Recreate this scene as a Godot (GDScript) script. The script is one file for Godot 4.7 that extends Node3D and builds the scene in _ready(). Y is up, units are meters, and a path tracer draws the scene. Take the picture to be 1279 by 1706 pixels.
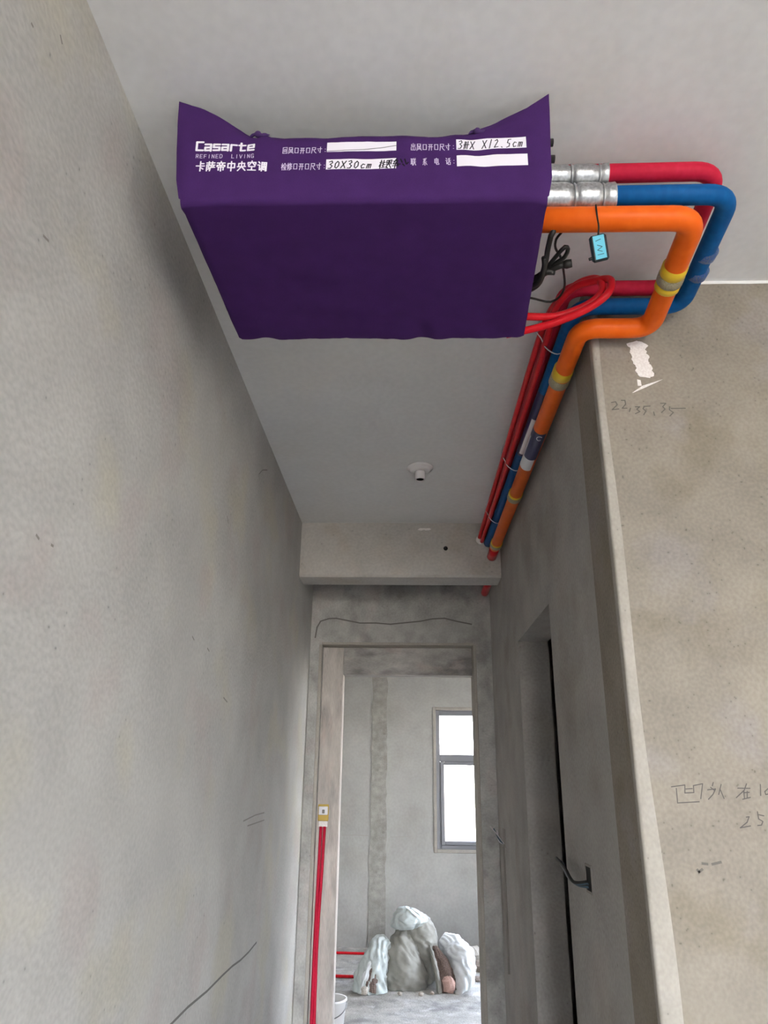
extends Node3D

const CAM_H := 1.45
const CEIL := 2.75
const XL := -0.575      # corridor left face
const XR := 0.496       # corridor right face
const ZC := -1.669      # face of the short wall beside the corridor
const ZB := -3.686      # front of the ceiling beam
const ZE := -4.26       # end wall of the corridor
const ZF := -7.473      # far wall of the room beyond

var M := {}
var rng := RandomNumberGenerator.new()
var used := {}


# ---------------------------------------------------------------- helpers
func V(x: float, y: float, z: float) -> Vector3:
	return Vector3(x, y, z)


func mb(smooth := false) -> SurfaceTool:
	var st := SurfaceTool.new()
	st.begin(Mesh.PRIMITIVE_TRIANGLES)
	st.set_smooth_group(0 if smooth else -1)
	return st


func build(st: SurfaceTool, called: String, mat: Material, parent: Node = self) -> MeshInstance3D:
	st.generate_normals()
	var o := MeshInstance3D.new()
	o.mesh = st.commit()
	o.material_override = mat
	o.name = called
	o.cast_shadow = GeometryInstance3D.SHADOW_CASTING_SETTING_ON
	parent.add_child(o, true)
	return o


func numbered(called: String) -> String:
	if not used.has(called):
		used[called] = 0
		return called
	used[called] += 1
	return "%s_%03d" % [called, used[called]]


func tag(o: Node, label: String, category: String, group := "", kind := "") -> void:
	o.set_meta("label", label)
	o.set_meta("category", category)
	if group:
		o.set_meta("group", group)
	if kind:
		o.set_meta("kind", kind)


func thing(called: String, label: String, category: String, at := Vector3.ZERO, group := "", kind := "") -> Node3D:
	var o := Node3D.new()
	o.name = numbered(called)
	add_child(o, true)
	o.position = at
	tag(o, label, category, group, kind)
	return o


func tri(st: SurfaceTool, a: Vector3, b: Vector3, c: Vector3, out: Vector3) -> void:
	# front faces run clockwise: flip when the counter-clockwise normal points outward
	if (b - a).cross(c - a).dot(out) > 0.0:
		st.add_vertex(a); st.add_vertex(c); st.add_vertex(b)
	else:
		st.add_vertex(a); st.add_vertex(b); st.add_vertex(c)


func quad(st: SurfaceTool, a: Vector3, b: Vector3, c: Vector3, d: Vector3, out: Vector3) -> void:
	tri(st, a, b, c, out)
	tri(st, a, c, d, out)


func box(st: SurfaceTool, lo: Vector3, hi: Vector3, bev := 0.0, t := Transform3D()) -> void:
	var c := (lo + hi) / 2.0
	var h := (hi - lo) / 2.0
	var b: float = min(bev, min(h.x, min(h.y, h.z)) * 0.98)
	if b <= 0.0:
		for ax in 3:
			for s in [-1.0, 1.0]:
				var n := Vector3.ZERO
				n[ax] = s
				var u := Vector3.ZERO
				var w := Vector3.ZERO
				u[(ax + 1) % 3] = h[(ax + 1) % 3]
				w[(ax + 2) % 3] = h[(ax + 2) % 3]
				var f := c + n * h[ax]
				quad(st, t * (f - u - w), t * (f + u - w), t * (f + u + w), t * (f - u + w), t.basis * n)
		return
	# chamfered box
	for ax in 3:
		var i := (ax + 1) % 3
		var j := (ax + 2) % 3
		for s in [-1.0, 1.0]:
			var n := Vector3.ZERO
			n[ax] = s
			var u := Vector3.ZERO
			var w := Vector3.ZERO
			u[i] = h[i] - b
			w[j] = h[j] - b
			var f := c + n * h[ax]
			quad(st, t * (f - u - w), t * (f + u - w), t * (f + u + w), t * (f - u + w), t.basis * n)
		for si in [-1.0, 1.0]:
			for sj in [-1.0, 1.0]:
				var p := Vector3.ZERO
				p[i] = si * h[i]; p[j] = sj * (h[j] - b)
				var q := Vector3.ZERO
				q[i] = si * (h[i] - b); q[j] = sj * h[j]
				var e := Vector3.ZERO
				e[ax] = h[ax] - b
				quad(st, t * (c + p - e), t * (c + p + e), t * (c + q + e), t * (c + q - e), t.basis * (p + q))
	for sx in [-1.0, 1.0]:
		for sy in [-1.0, 1.0]:
			for sz in [-1.0, 1.0]:
				var k := V(sx, sy, sz)
				tri(st, t * (c + k * V(h.x, h.y - b, h.z - b)), t * (c + k * V(h.x - b, h.y, h.z - b)), t * (c + k * V(h.x - b, h.y - b, h.z)), t.basis * k)


func fillet(pts: Array, rad: float, n := 8) -> PackedVector3Array:
	var out := PackedVector3Array()
	out.append(pts[0])
	for i in range(1, pts.size() - 1):
		var p: Vector3 = pts[i]
		var a: Vector3 = (pts[i - 1] - p)
		var b: Vector3 = (pts[i + 1] - p)
		var r: float = min(rad, min(a.length(), b.length()) * 0.48)
		var s := p + a.normalized() * r
		var e := p + b.normalized() * r
		for k in n + 1:
			var t := float(k) / n
			out.append(s.lerp(p, t).lerp(p.lerp(e, t), t))
	out.append(pts[-1])
	return out


func curve(pts: Array, step := 0.012) -> PackedVector3Array:
	var c := Curve3D.new()
	c.bake_interval = step
	for i in pts.size():
		var a: Vector3 = pts[max(i - 1, 0)]
		var b: Vector3 = pts[min(i + 1, pts.size() - 1)]
		var tng := (b - a) / 6.0
		c.add_point(pts[i], -tng, tng)
	return c.get_baked_points()


func sweep(st: SurfaceTool, path: PackedVector3Array, rad, seg := 16, caps := true, squash := 1.0) -> void:
	var n := path.size()
	var rings := []
	var nrm := Vector3.UP
	var d0 := (path[1] - path[0]).normalized()
	if abs(d0.y) > 0.9:
		nrm = Vector3.RIGHT
	for i in n:
		var d := (path[min(i + 1, n - 1)] - path[max(i - 1, 0)]).normalized()
		nrm = (nrm - d * nrm.dot(d)).normalized()
		var bi := d.cross(nrm)
		var r: float = rad[i] if rad is PackedFloat32Array or rad is Array else rad
		var ring := PackedVector3Array()
		for k in seg:
			var a := TAU * k / seg
			ring.append(path[i] + (nrm * cos(a) * squash + bi * sin(a)) * r)
		rings.append(ring)
	for i in n - 1:
		for k in seg:
			var k2 := (k + 1) % seg
			var o: Vector3 = rings[i][k] + rings[i][k2] - path[i] * 2.0
			quad(st, rings[i][k], rings[i][k2], rings[i + 1][k2], rings[i + 1][k], o)
	if caps:
		for e in [0, n - 1]:
			var o := path[0] - path[1] if e == 0 else path[n - 1] - path[n - 2]
			for k in seg:
				tri(st, path[e], rings[e][k], rings[e][(k + 1) % seg], o)


func tube(pts: PackedVector3Array, r, called: String, mat: Material, parent: Node, seg := 16) -> MeshInstance3D:
	var st := mb(true)
	sweep(st, pts, r, seg)
	return build(st, called, mat, parent)


func lathe(st: SurfaceTool, prof: Array, t := Transform3D(), seg := 32) -> void:
	# prof: [radius, height] from top to bottom round the local y axis
	for i in prof.size() - 1:
		for k in seg:
			var a0 := TAU * k / seg
			var a1 := TAU * (k + 1) / seg
			var p: Array = prof[i]
			var q: Array = prof[i + 1]
			var A := V(cos(a0) * p[0], p[1], sin(a0) * p[0])
			var B := V(cos(a1) * p[0], p[1], sin(a1) * p[0])
			var C := V(cos(a1) * q[0], q[1], sin(a1) * q[0])
			var D := V(cos(a0) * q[0], q[1], sin(a0) * q[0])
			var am := (a0 + a1) / 2
			var out := V(cos(am) * (p[1] - q[1]), q[0] - p[0], sin(am) * (p[1] - q[1]))
			if p[0] > 1e-5: tri(st, t * A, t * B, t * C, t.basis * out)
			if q[0] > 1e-5: tri(st, t * A, t * C, t * D, t.basis * out)


func ribbon(st: SurfaceTool, pts: Array, w: float, n: Vector3) -> void:
	# a drawn stroke lying on a surface whose normal is n; pts are Vector3
	for i in pts.size() - 1:
		var a: Vector3 = pts[i]
		var b: Vector3 = pts[i + 1]
		var d := (b - a).normalized()
		var s := d.cross(n) * w / 2
		var e := d * w * 0.35
		quad(st, a - s - e, a + s - e, b + s + e, b - s + e, n)


func poly(st: SurfaceTool, pts: Array, n: Vector3, thick: float) -> void:
	# a thin ragged slab: pts are Vector3 on the surface
	var u: Vector3 = (pts[1] - pts[0]).normalized()
	var w := n.cross(u)
	var flat := PackedVector2Array()
	for p in pts:
		flat.append(Vector2((p - pts[0]).dot(u), (p - pts[0]).dot(w)))
	var ids := Geometry2D.triangulate_polygon(flat)
	for i in range(0, ids.size(), 3):
		tri(st, pts[ids[i]] + n * thick, pts[ids[i + 1]] + n * thick, pts[ids[i + 2]] + n * thick, n)
	var c := Vector3.ZERO
	for p in pts: c += p / pts.size()
	for i in pts.size():
		var a: Vector3 = pts[i]
		var b: Vector3 = pts[(i + 1) % pts.size()]
		quad(st, a, b, b + n * thick, a + n * thick, (a + b) / 2 - c)


# ---------------------------------------------------------------- materials
func flat_mat(c: Color, rough := 0.8, metal := 0.0, spec := 0.5) -> StandardMaterial3D:
	var m := StandardMaterial3D.new()
	m.albedo_color = c
	m.roughness = rough
	m.metallic = metal
	m.metallic_specular = spec
	return m


func c8(r: float, g: float, b: float) -> Color:
	return Color(r / 255.0, g / 255.0, b / 255.0)


func noise_bytes(s: int, freq: float, oct: int, type := FastNoiseLite.TYPE_SIMPLEX_SMOOTH, size := 1024) -> PackedByteArray:
	var n := FastNoiseLite.new()
	n.seed = s
	n.noise_type = type
	n.frequency = freq
	n.fractal_octaves = oct
	return n.get_seamless_image(size, size, false, false, 0.15, true).get_data()


# layered cement plaster: coarse patches, trowel blotches, grain, specks and tinted stains
func plaster(s: int, base: Color, stain: Color, stain2: Color, coarse: float, grain: float, stain_amt: float, metres := 3.2, relief := 0.5, stretch := Vector3.ONE, size := 512) -> StandardMaterial3D:
	var fk := 1024.0 / size
	var a := noise_bytes(s, 0.0035 * fk, 3, FastNoiseLite.TYPE_SIMPLEX_SMOOTH, size)
	var b := noise_bytes(s + 1, 0.014 * fk, 4, FastNoiseLite.TYPE_SIMPLEX_SMOOTH, size)
	var g := noise_bytes(s + 2, 0.2, 2, FastNoiseLite.TYPE_SIMPLEX_SMOOTH, size)
	var t1 := noise_bytes(s + 3, 0.0055 * fk, 4, FastNoiseLite.TYPE_SIMPLEX_SMOOTH, size)
	var t2 := noise_bytes(s + 4, 0.0075 * fk, 4, FastNoiseLite.TYPE_SIMPLEX_SMOOTH, size)
	var data := PackedByteArray()
	data.resize(size * size * 3)
	var bump := PackedByteArray()
	bump.resize(size * size)
	for i in size * size:
		var k := 1.0 + coarse * (a[i] / 127.5 - 1.0) * 0.6 + coarse * (b[i] / 127.5 - 1.0) * 0.6 + grain * (g[i] / 127.5 - 1.0)
		var m1: float = clamp((t1[i] - 150) / 60.0, 0.0, 1.0) * stain_amt
		var m2: float = clamp((t2[i] - 155) / 60.0, 0.0, 1.0) * stain_amt
		if grain > 0.03 and g[i] < (31 if grain > 0.055 else 22) and b[i] < 140: k *= 0.80
		var r := base.r + (stain.r - base.r) * m1
		var gg := base.g + (stain.g - base.g) * m1
		var bl := base.b + (stain.b - base.b) * m1
		r += (stain2.r - r) * m2
		gg += (stain2.g - gg) * m2
		bl += (stain2.b - bl) * m2
		data[i * 3] = int(clamp(r * k, 0.0, 1.0) * 255)
		data[i * 3 + 1] = int(clamp(gg * k, 0.0, 1.0) * 255)
		data[i * 3 + 2] = int(clamp(bl * k, 0.0, 1.0) * 255)
		bump[i] = int(clamp(b[i] * 0.55 + g[i] * 0.3, 0.0, 255.0))
	var m := StandardMaterial3D.new()
	m.albedo_texture = ImageTexture.create_from_image(Image.create_from_data(size, size, false, Image.FORMAT_RGB8, data))
	var bi := Image.create_from_data(size, size, false, Image.FORMAT_L8, bump)
	bi.convert(Image.FORMAT_RGBA8)
	bi.bump_map_to_normal_map(2.0)
	m.normal_enabled = true
	m.normal_texture = ImageTexture.create_from_image(bi)
	m.normal_scale = relief
	m.roughness = 0.92
	m.metallic_specular = 0.3
	m.uv1_triplanar = true
	m.uv1_world_triplanar = true
	m.uv1_triplanar_sharpness = 8.0
	m.uv1_scale = stretch / metres
	return m


func noisy(s: int, c1: Color, c2: Color, freq: float, metres: float, rough: float, relief := 0.0, metal := 0.0, world := true) -> StandardMaterial3D:
	var n := FastNoiseLite.new()
	n.seed = s
	n.frequency = freq
	n.fractal_octaves = 4
	var ramp := Gradient.new()
	ramp.set_color(0, c1)
	ramp.set_color(1, c2)
	ramp.set_offset(0, 0.25)
	ramp.set_offset(1, 0.75)
	var t := NoiseTexture2D.new()
	t.width = 256; t.height = 256; t.seamless = true
	t.noise = n
	t.color_ramp = ramp
	var m := StandardMaterial3D.new()
	m.albedo_texture = t
	m.roughness = rough
	m.metallic = metal
	m.uv1_triplanar = true
	m.uv1_world_triplanar = world
	m.uv1_scale = Vector3.ONE / metres
	if relief > 0.0:
		var t2 := NoiseTexture2D.new()
		t2.width = 256; t2.height = 256; t2.seamless = true
		t2.noise = n
		t2.as_normal_map = true
		t2.bump_strength = 6.0
		m.normal_enabled = true
		m.normal_texture = t2
		m.normal_scale = relief
	return m


func make_materials() -> void:
	var full := Vector3.ONE
	M.plaster_left = plaster(11, c8(184, 182, 178), c8(190, 184, 165), c8(181, 171, 167), 0.055, 0.045, 0.5, 3.2, 0.5, full, 1024)
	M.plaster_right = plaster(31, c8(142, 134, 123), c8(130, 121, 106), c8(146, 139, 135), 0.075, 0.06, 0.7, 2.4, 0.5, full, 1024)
	M.plaster_grey = plaster(51, c8(163, 159, 154), c8(149, 142, 133), c8(167, 159, 153), 0.08, 0.05, 0.6, 3.2, 0.5, full, 1024)
	M.plaster_beam = plaster(61, c8(186, 182, 177), c8(180, 171, 160), c8(188, 181, 174), 0.05, 0.04, 0.6, 2.0)
	M.plaster_end = plaster(71, c8(167, 165, 161), c8(144, 141, 138), c8(172, 164, 160), 0.12, 0.05, 0.8, 1.6)
	M.plaster_far = plaster(91, c8(166, 164, 159), c8(158, 154, 147), c8(172, 167, 162), 0.05, 0.03, 0.5, 3.2, 0.22)
	M.rough_infill = plaster(111, c8(190, 182, 175), c8(160, 152, 147), c8(194, 178, 170), 0.12, 0.05, 0.7, 1.3, 0.7, V(1.6, 0.35, 1.6))
	M.header = plaster(131, c8(164, 160, 156), c8(130, 126, 126), c8(176, 165, 160), 0.16, 0.05, 0.8, 1.3, 0.7, V(0.6, 1.4, 1.0))
	M.ceiling = plaster(151, c8(230, 229, 228), c8(229, 225, 221), c8(232, 231, 231), 0.015, 0.015, 0.4, 3.2, 0.2)
	M.floor = plaster(171, c8(175, 171, 165), c8(148, 145, 142), c8(194, 191, 189), 0.12, 0.10, 0.9, 1.6, 0.9)
	M.mortar = plaster(191, c8(150, 147, 140), c8(134, 130, 122), c8(160, 156, 149), 0.12, 0.08, 0.8, 0.9, 0.9)
	M.bead = plaster(211, c8(162, 156, 147), c8(154, 147, 137), c8(166, 160, 154), 0.05, 0.04, 0.5, 1.2)
	M.white_filler = noisy(5, c8(226, 220, 216), c8(240, 236, 233), 0.05, 0.1, 0.8)
	M.pencil = flat_mat(c8(84, 79, 75), 0.7)
	M.figures = flat_mat(c8(98, 93, 86), 0.7)
	M.scratch = flat_mat(c8(134, 129, 123), 0.8)
	M.seam = flat_mat(c8(158, 154, 148), 0.9)
	M.opening = noisy(38, c8(92, 76, 70), c8(126, 108, 98), 0.08, 0.2, 0.95, 0.6)  # rubble brown, darkened to paint the shade inside the sack openings
	M.crack = flat_mat(c8(108, 104, 101), 0.95)
	M.red = noisy(21, c8(194, 28, 58), c8(206, 36, 68), 0.03, 0.2, 0.6)
	M.red_conduit = noisy(22, c8(202, 24, 36), c8(216, 32, 44), 0.03, 0.2, 0.3)
	M.blue = noisy(23, c8(2, 84, 146), c8(6, 94, 160), 0.03, 0.2, 0.55)
	M.orange = noisy(24, c8(234, 98, 18), c8(242, 108, 28), 0.02, 0.3, 0.38)
	M.yellow = flat_mat(c8(226, 188, 40), 0.4)
	M.band = noisy(25, c8(150, 138, 104), c8(196, 190, 170), 0.08, 0.06, 0.35, 0.4, 0.5)
	M.foil = noisy(26, c8(168, 170, 172), c8(204, 206, 208), 0.03, 0.08, 0.34, 0.25, 0.85)
	M.wire = flat_mat(c8(190, 192, 194), 0.35, 0.8)
	M.navy = flat_mat(c8(28, 32, 84), 0.35)
	M.label_white = flat_mat(c8(222, 220, 224), 0.4)
	M.blue_tape = noisy(27, c8(24, 80, 176), c8(110, 120, 130), 0.06, 0.08, 0.4)
	M.black = flat_mat(c8(22, 21, 20), 0.5)
	M.black_teal = flat_mat(c8(10, 30, 38), 0.4)
	M.cyan = flat_mat(c8(92, 190, 214), 0.5)
	M.ink = flat_mat(c8(30, 60, 74), 0.6)
	M.steel = flat_mat(c8(150, 150, 150), 0.4, 0.9)
	M.galv = noisy(28, c8(150, 152, 154), c8(176, 178, 180), 0.03, 0.3, 0.4, 0.0, 0.8)
	M.ceramic = flat_mat(c8(228, 224, 224), 0.25)
	M.hole_shade = flat_mat(c8(28, 26, 24), 0.95)  # near-black: the shade inside small holes is put into the colour
	M.frame = flat_mat(c8(128, 128, 133), 0.4, 0.1)
	for k in ["red", "blue", "orange", "red_conduit"]: M[k].metallic_specular = 0.3
	M.glass = flat_mat(Color(0.96, 0.98, 1.0, 0.06), 0.0)
	M.glass.transparency = BaseMaterial3D.TRANSPARENCY_ALPHA
	M.sack_grey = noisy(29, c8(132, 129, 121), c8(150, 147, 139), 0.02, 0.4, 0.7, 0.1)
	M.sack_white = noisy(30, c8(206, 208, 208), c8(222, 224, 225), 0.02, 0.4, 0.45, 0.1)
	M.sack_green = noisy(33, c8(172, 178, 175), c8(192, 198, 195), 0.02, 0.4, 0.45, 0.1)
	M.brick = noisy(34, c8(178, 142, 130), c8(196, 162, 150), 0.08, 0.15, 0.9, 0.6)
	M.stone = noisy(35, c8(168, 158, 146), c8(196, 188, 178), 0.08, 0.15, 0.9, 0.6)
	M.dust = noisy(36, c8(150, 134, 122), c8(176, 164, 154), 0.08, 0.2, 0.95, 0.6)
	M.bucket = flat_mat(c8(226, 224, 222), 0.4)
	M.bucket_in = flat_mat(c8(150, 146, 142), 0.8)
	M.switch_yellow = flat_mat(c8(196, 164, 74), 0.6)
	M.wire_blue = flat_mat(c8(52, 76, 92), 0.5)
	M.wire_white = flat_mat(c8(190, 184, 186), 0.5)
	M.cover_plain = noisy(37, c8(68, 39, 96), c8(77, 44, 107), 0.2, 0.06, 0.85, 0.25)
	M.cover_print = cover_material()


# ---------------------------------------------------------------- printed lettering
const GLYPH := {
	"口": [[2, 2, 8, 2, 8, 8.5, 2, 8.5, 2, 2]],
	"开": [[1.5, 2, 8.5, 2], [0.8, 5, 9.2, 5], [3.5, 2, 3.5, 5, 2, 9.5], [6.8, 2, 6.8, 9.5]],
	"尺": [[2, 1.5, 8, 1.5, 8, 4.5, 2, 4.5], [2, 1.5, 2, 5, 1, 9.5], [4.8, 4.5, 6.5, 7.5, 9.5, 9.5]],
	"寸": [[0.8, 3.5, 9.2, 3.5], [6.5, 1, 6.5, 9, 5, 8.6], [2.5, 5, 4, 7]],
	"风": [[2, 1.5, 8, 1.5, 8, 7, 9.5, 9.3], [2, 1.5, 2, 6, 1, 9.5], [3.5, 3.5, 6.8, 8.3], [6.8, 3.5, 3.3, 8.5]],
	"回": [[1.2, 1.2, 8.8, 1.2, 8.8, 9.2, 1.2, 9.2, 1.2, 1.2], [3.5, 3.8, 6.5, 3.8, 6.5, 6.8, 3.5, 6.8, 3.5, 3.8]],
	"出": [[5, 0.8, 5, 9], [2, 1.8, 2, 4.5, 8, 4.5, 8, 1.8], [1.2, 5.5, 1.2, 9, 8.8, 9, 8.8, 5.5]],
	"检": [[0.5, 3, 4, 3], [2.2, 0.8, 2.2, 9.5], [2.2, 3.5, 0.6, 6.5], [2.4, 4, 3.8, 5.5], [4.3, 4, 6.8, 0.8, 9.6, 4], [5.3, 4.2, 8.2, 4.2], [5, 5.5, 5.6, 7.8], [6.8, 5.3, 7, 7.6], [8.9, 5.3, 7.9, 8.6], [4.4, 9.2, 9.6, 9.2]],
	"修": [[2.5, 0.8, 0.6, 4.5], [1.7, 3, 1.7, 9.5], [3.3, 2.5, 3.3, 8], [6, 0.8, 4.3, 3.5], [5.6, 2, 9, 2, 5, 5.5], [5.5, 2.5, 9.5, 5.3], [8, 5.3, 5, 7], [8.6, 6.5, 5, 8.5], [9, 7.8, 4.5, 9.8]],
	"联": [[0.5, 1.5, 4.5, 1.5], [1.3, 1.5, 1.3, 7.8], [3.6, 1.5, 3.6, 9.5], [1.3, 3.6, 3.6, 3.6], [1.3, 5.6, 3.6, 5.6], [0.4, 8, 4.4, 7.3], [6, 0.8, 6.5, 2.2], [9, 0.8, 8.2, 2.2], [5.4, 3, 9.3, 3], [5, 5.3, 9.6, 5.3], [7.3, 3, 7.2, 5.3, 5, 9.5], [7.3, 5.5, 9.6, 9.3]],
	"系": [[8, 0.8, 2, 1.8], [5, 1.8, 2.8, 3.5, 6, 3.5], [6.8, 2.5, 2, 5.6, 8, 5.3], [5, 5.5, 5, 9.5], [3, 6.7, 1.5, 8.8], [7, 6.7, 8.8, 8.8]],
	"电": [[1.8, 2, 8, 2, 8, 6.8, 1.8, 6.8, 1.8, 2], [1.8, 4.4, 8, 4.4], [5, 0.8, 5, 8.8, 9.3, 8.8, 9.3, 7.5]],
	"话": [[1.3, 1, 2.5, 2.3], [0.5, 4, 2.4, 4, 2.4, 8.5, 3.6, 7.5], [8.8, 1, 5, 1.8], [4, 3.8, 9.6, 3.8], [6.9, 1.5, 6.9, 6], [5, 6, 8.8, 6, 8.8, 9.3, 5, 9.3, 5, 6]],
	"卡": [[5, 0.6, 5, 4.8], [5, 2.5, 8.5, 2.5], [0.8, 4.8, 9.2, 4.8], [5, 4.8, 5, 9.6], [5.2, 6.3, 8, 7.8]],
	"萨": [[0.8, 1.8, 9.2, 1.8], [3.3, 0.6, 3.3, 2.9], [6.7, 0.6, 6.7, 2.9], [1, 3.6, 3.6, 3.6, 2.6, 5.8, 3.8, 7.5, 2.5, 8], [1, 3.6, 1, 9.6], [6.5, 3, 6.5, 4], [4.4, 4, 9.3, 4], [5.4, 4.6, 5.8, 5.8], [8, 4.6, 7.4, 5.8], [4.8, 6.2, 9.3, 6.2], [4.9, 6.2, 4.2, 9.6]],
	"帝": [[5, 0.5, 5, 2], [1, 2, 9, 2], [3.2, 2.6, 3.8, 3.9], [6.8, 2.6, 6.2, 3.9], [1, 5.6, 1, 4.3, 9, 4.3, 9, 5.6], [2.5, 9, 2.5, 6, 7.6, 6, 7.6, 8.8], [5, 4.3, 5, 9.8]],
	"中": [[1.5, 2.5, 8.5, 2.5, 8.5, 6.6, 1.5, 6.6, 1.5, 2.5], [5, 0.6, 5, 9.8]],
	"央": [[2, 5.5, 2, 2.4, 8, 2.4, 8, 5.5], [0.8, 5.7, 9.2, 5.7], [5, 0.6, 5, 5.7, 1.2, 9.6], [5.2, 5.8, 9, 9.6]],
	"空": [[5, 0.4, 5, 1.5], [1, 3.4, 1, 1.8, 9, 1.8, 9, 3.4], [3.8, 2.5, 1.5, 5], [6.2, 2.5, 8.5, 4.8], [2, 5.8, 8, 5.8], [5, 5.8, 5, 9], [1, 9.2, 9, 9.2]],
	"调": [[1.3, 1, 2.4, 2.2], [0.6, 4, 2.3, 4, 2.3, 8.6, 3.5, 7.6], [4.3, 9.6, 4.6, 1.3, 9.2, 1.3, 9.2, 9.4, 8.4, 9.4], [5.7, 3, 8.2, 3], [6.9, 2, 6.9, 4.8], [5.6, 4.8, 8.3, 4.8], [5.9, 6, 8, 6, 8, 8.2, 5.9, 8.2, 5.9, 6]],
	":": [[4.5, 4, 5.2, 4], [4.5, 7.5, 5.2, 7.5]],
	"C": [[9.3, 1.4, 1.4, 1.4, 1.4, 8.8, 9.3, 8.8]],
	"a": [[1.4, 3.4, 8.6, 3.4, 8.6, 9.4], [8.6, 8.8, 1.4, 8.8, 1.4, 6.2, 8.6, 6.2]],
	"s": [[8.8, 3.4, 1.4, 3.4, 1.4, 6.1, 8.6, 6.1, 8.6, 8.8, 1.2, 8.8]],
	"r": [[1.6, 9.4, 1.6, 3.4, 8.4, 3.4]],
	"t": [[3, 1, 3, 8.8, 8.4, 8.8], [0.6, 3.4, 8.4, 3.4]],
	"e": [[8.6, 8.8, 1.4, 8.8, 1.4, 3.4, 8.6, 3.4, 8.6, 6.2, 1.4, 6.2]],
	"R": [[2, 9, 2, 1, 7.5, 1, 7.5, 5, 2, 5], [5, 5, 8, 9]],
	"E": [[8, 1, 2, 1, 2, 9, 8, 9], [2, 5, 7, 5]],
	"F": [[8, 1, 2, 1, 2, 9], [2, 5, 7, 5]],
	"I": [[5, 1, 5, 9]],
	"N": [[2, 9, 2, 1, 8, 9, 8, 1]],
	"D": [[2, 1, 6, 1, 8.3, 3, 8.3, 7, 6, 9, 2, 9, 2, 1]],
	"L": [[2, 1, 2, 9, 8, 9]],
	"V": [[1.5, 1, 5, 9, 8.5, 1]],
	"G": [[8, 2, 6, 1, 3, 1, 1.8, 3, 1.8, 7, 3, 9, 8, 9, 8, 5.5, 5.5, 5.5]],
	"3": [[2, 2, 6, 1, 7.5, 3, 4, 4.6, 8, 6.5, 6, 9, 2, 9]],
	"0": [[5, 1.5, 2, 4, 2.4, 8, 5, 9, 8, 6.5, 7.6, 3, 5, 1.5]],
	"X": [[1.5, 1.5, 8.5, 9], [8.5, 1.5, 1.5, 9]],
	"c": [[8, 5, 5, 4.4, 2.5, 6.5, 4, 9, 8, 8.4]],
	"m": [[1, 9, 2.2, 4.6, 4.4, 4.8, 4, 9, 5.2, 4.8, 7.8, 4.8, 7.2, 9]],
	"1": [[6, 1, 4, 9.5]],
	"2": [[2, 2.5, 5.5, 1.2, 7, 3, 2, 9, 8.5, 8.4]],
	".": [[4, 8.6, 5, 9.2]],
	"5": [[8.5, 1.4, 4, 1.6, 3, 4.8, 7, 5.4, 6.6, 8.4, 2.4, 9.2]],
	"册": [[1.5, 9.5, 2.6, 1.8], [4.6, 2, 4, 9], [7.6, 1.4, 7, 9.2], [0.4, 5.4, 9.8, 4.6]],
	"检2": [[0.5, 3.4, 4.2, 2.8], [2.4, 0.8, 2, 9.5], [2.2, 4, 0.4, 7.4], [4.4, 4.4, 9.4, 3.2], [6.8, 1, 6.6, 8], [4.6, 8.8, 9.6, 8.4], [5, 6.4, 9, 5.8]],
	"器": [[1, 1.4, 4, 1.2, 3.8, 4, 1.2, 4.2, 1, 1.4], [5.6, 1.2, 9, 1, 8.6, 3.8, 5.8, 4, 5.6, 1.2], [0.6, 5.6, 9.6, 5], [5, 4, 1.4, 8, 4, 9.4, 1, 9], [5.4, 5.6, 9.4, 9.4]],
	"车": [[1.4, 2.4, 8.6, 2], [4.6, 0.8, 1.8, 5.4, 8, 5], [5.4, 3.6, 5, 9.8], [0.6, 7.4, 9.4, 7]],
}
const CW := 1560
const CHH := 1480
var cov: PackedByteArray


func dab(x0: float, y0: float, x1: float, y1: float, hw: float, c: Color) -> void:
	var lo := Vector2i(int(min(x0, x1) - hw - 2), int(min(y0, y1) - hw - 2))
	var hi := Vector2i(int(max(x0, x1) + hw + 2), int(max(y0, y1) + hw + 2))
	var a := Vector2(x0, y0)
	var b := Vector2(x1, y1)
	for y in range(max(lo.y, 0), min(hi.y, CHH - 1)):
		for x in range(max(lo.x, 0), min(hi.x, CW - 1)):
			var p := Vector2(x, y)
			var d := p.distance_to(Geometry2D.get_closest_point_to_segment(p, a, b))
			var k: float = clamp(hw + 0.5 - d, 0.0, 1.0)
			if k > 0.0:
				var i := (y * CW + x) * 3
				cov[i] = int(lerp(float(cov[i]), c.r * 255, k))
				cov[i + 1] = int(lerp(float(cov[i + 1]), c.g * 255, k))
				cov[i + 2] = int(lerp(float(cov[i + 2]), c.b * 255, k))


func cx(x: float) -> float: return (x + 0.48) / 0.78 * CW
func cy(y: float) -> float: return (2.75 - y) / 0.74 * CHH


func write(text: Array, x0: float, x1: float, ytop: float, ybot: float, hw: float, c: Color, slant := 0.0) -> void:
	var step := (x1 - x0) / text.size()
	for i in text.size():
		if not GLYPH.has(text[i]):
			continue
		for s in GLYPH[text[i]]:
			for k in range(0, s.size() - 2, 2):
				var ax: float = x0 + step * (i + s[k] / 10.0 * 0.92 + 0.04 + slant * (5 - s[k + 1]) / 10.0)
				var ay: float = lerp(ytop, ybot, s[k + 1] / 10.0)
				var bx: float = x0 + step * (i + s[k + 2] / 10.0 * 0.92 + 0.04 + slant * (5 - s[k + 3]) / 10.0)
				var by: float = lerp(ytop, ybot, s[k + 3] / 10.0)
				dab(cx(ax), cy(ay), cx(bx), cy(by), hw, c)


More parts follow.
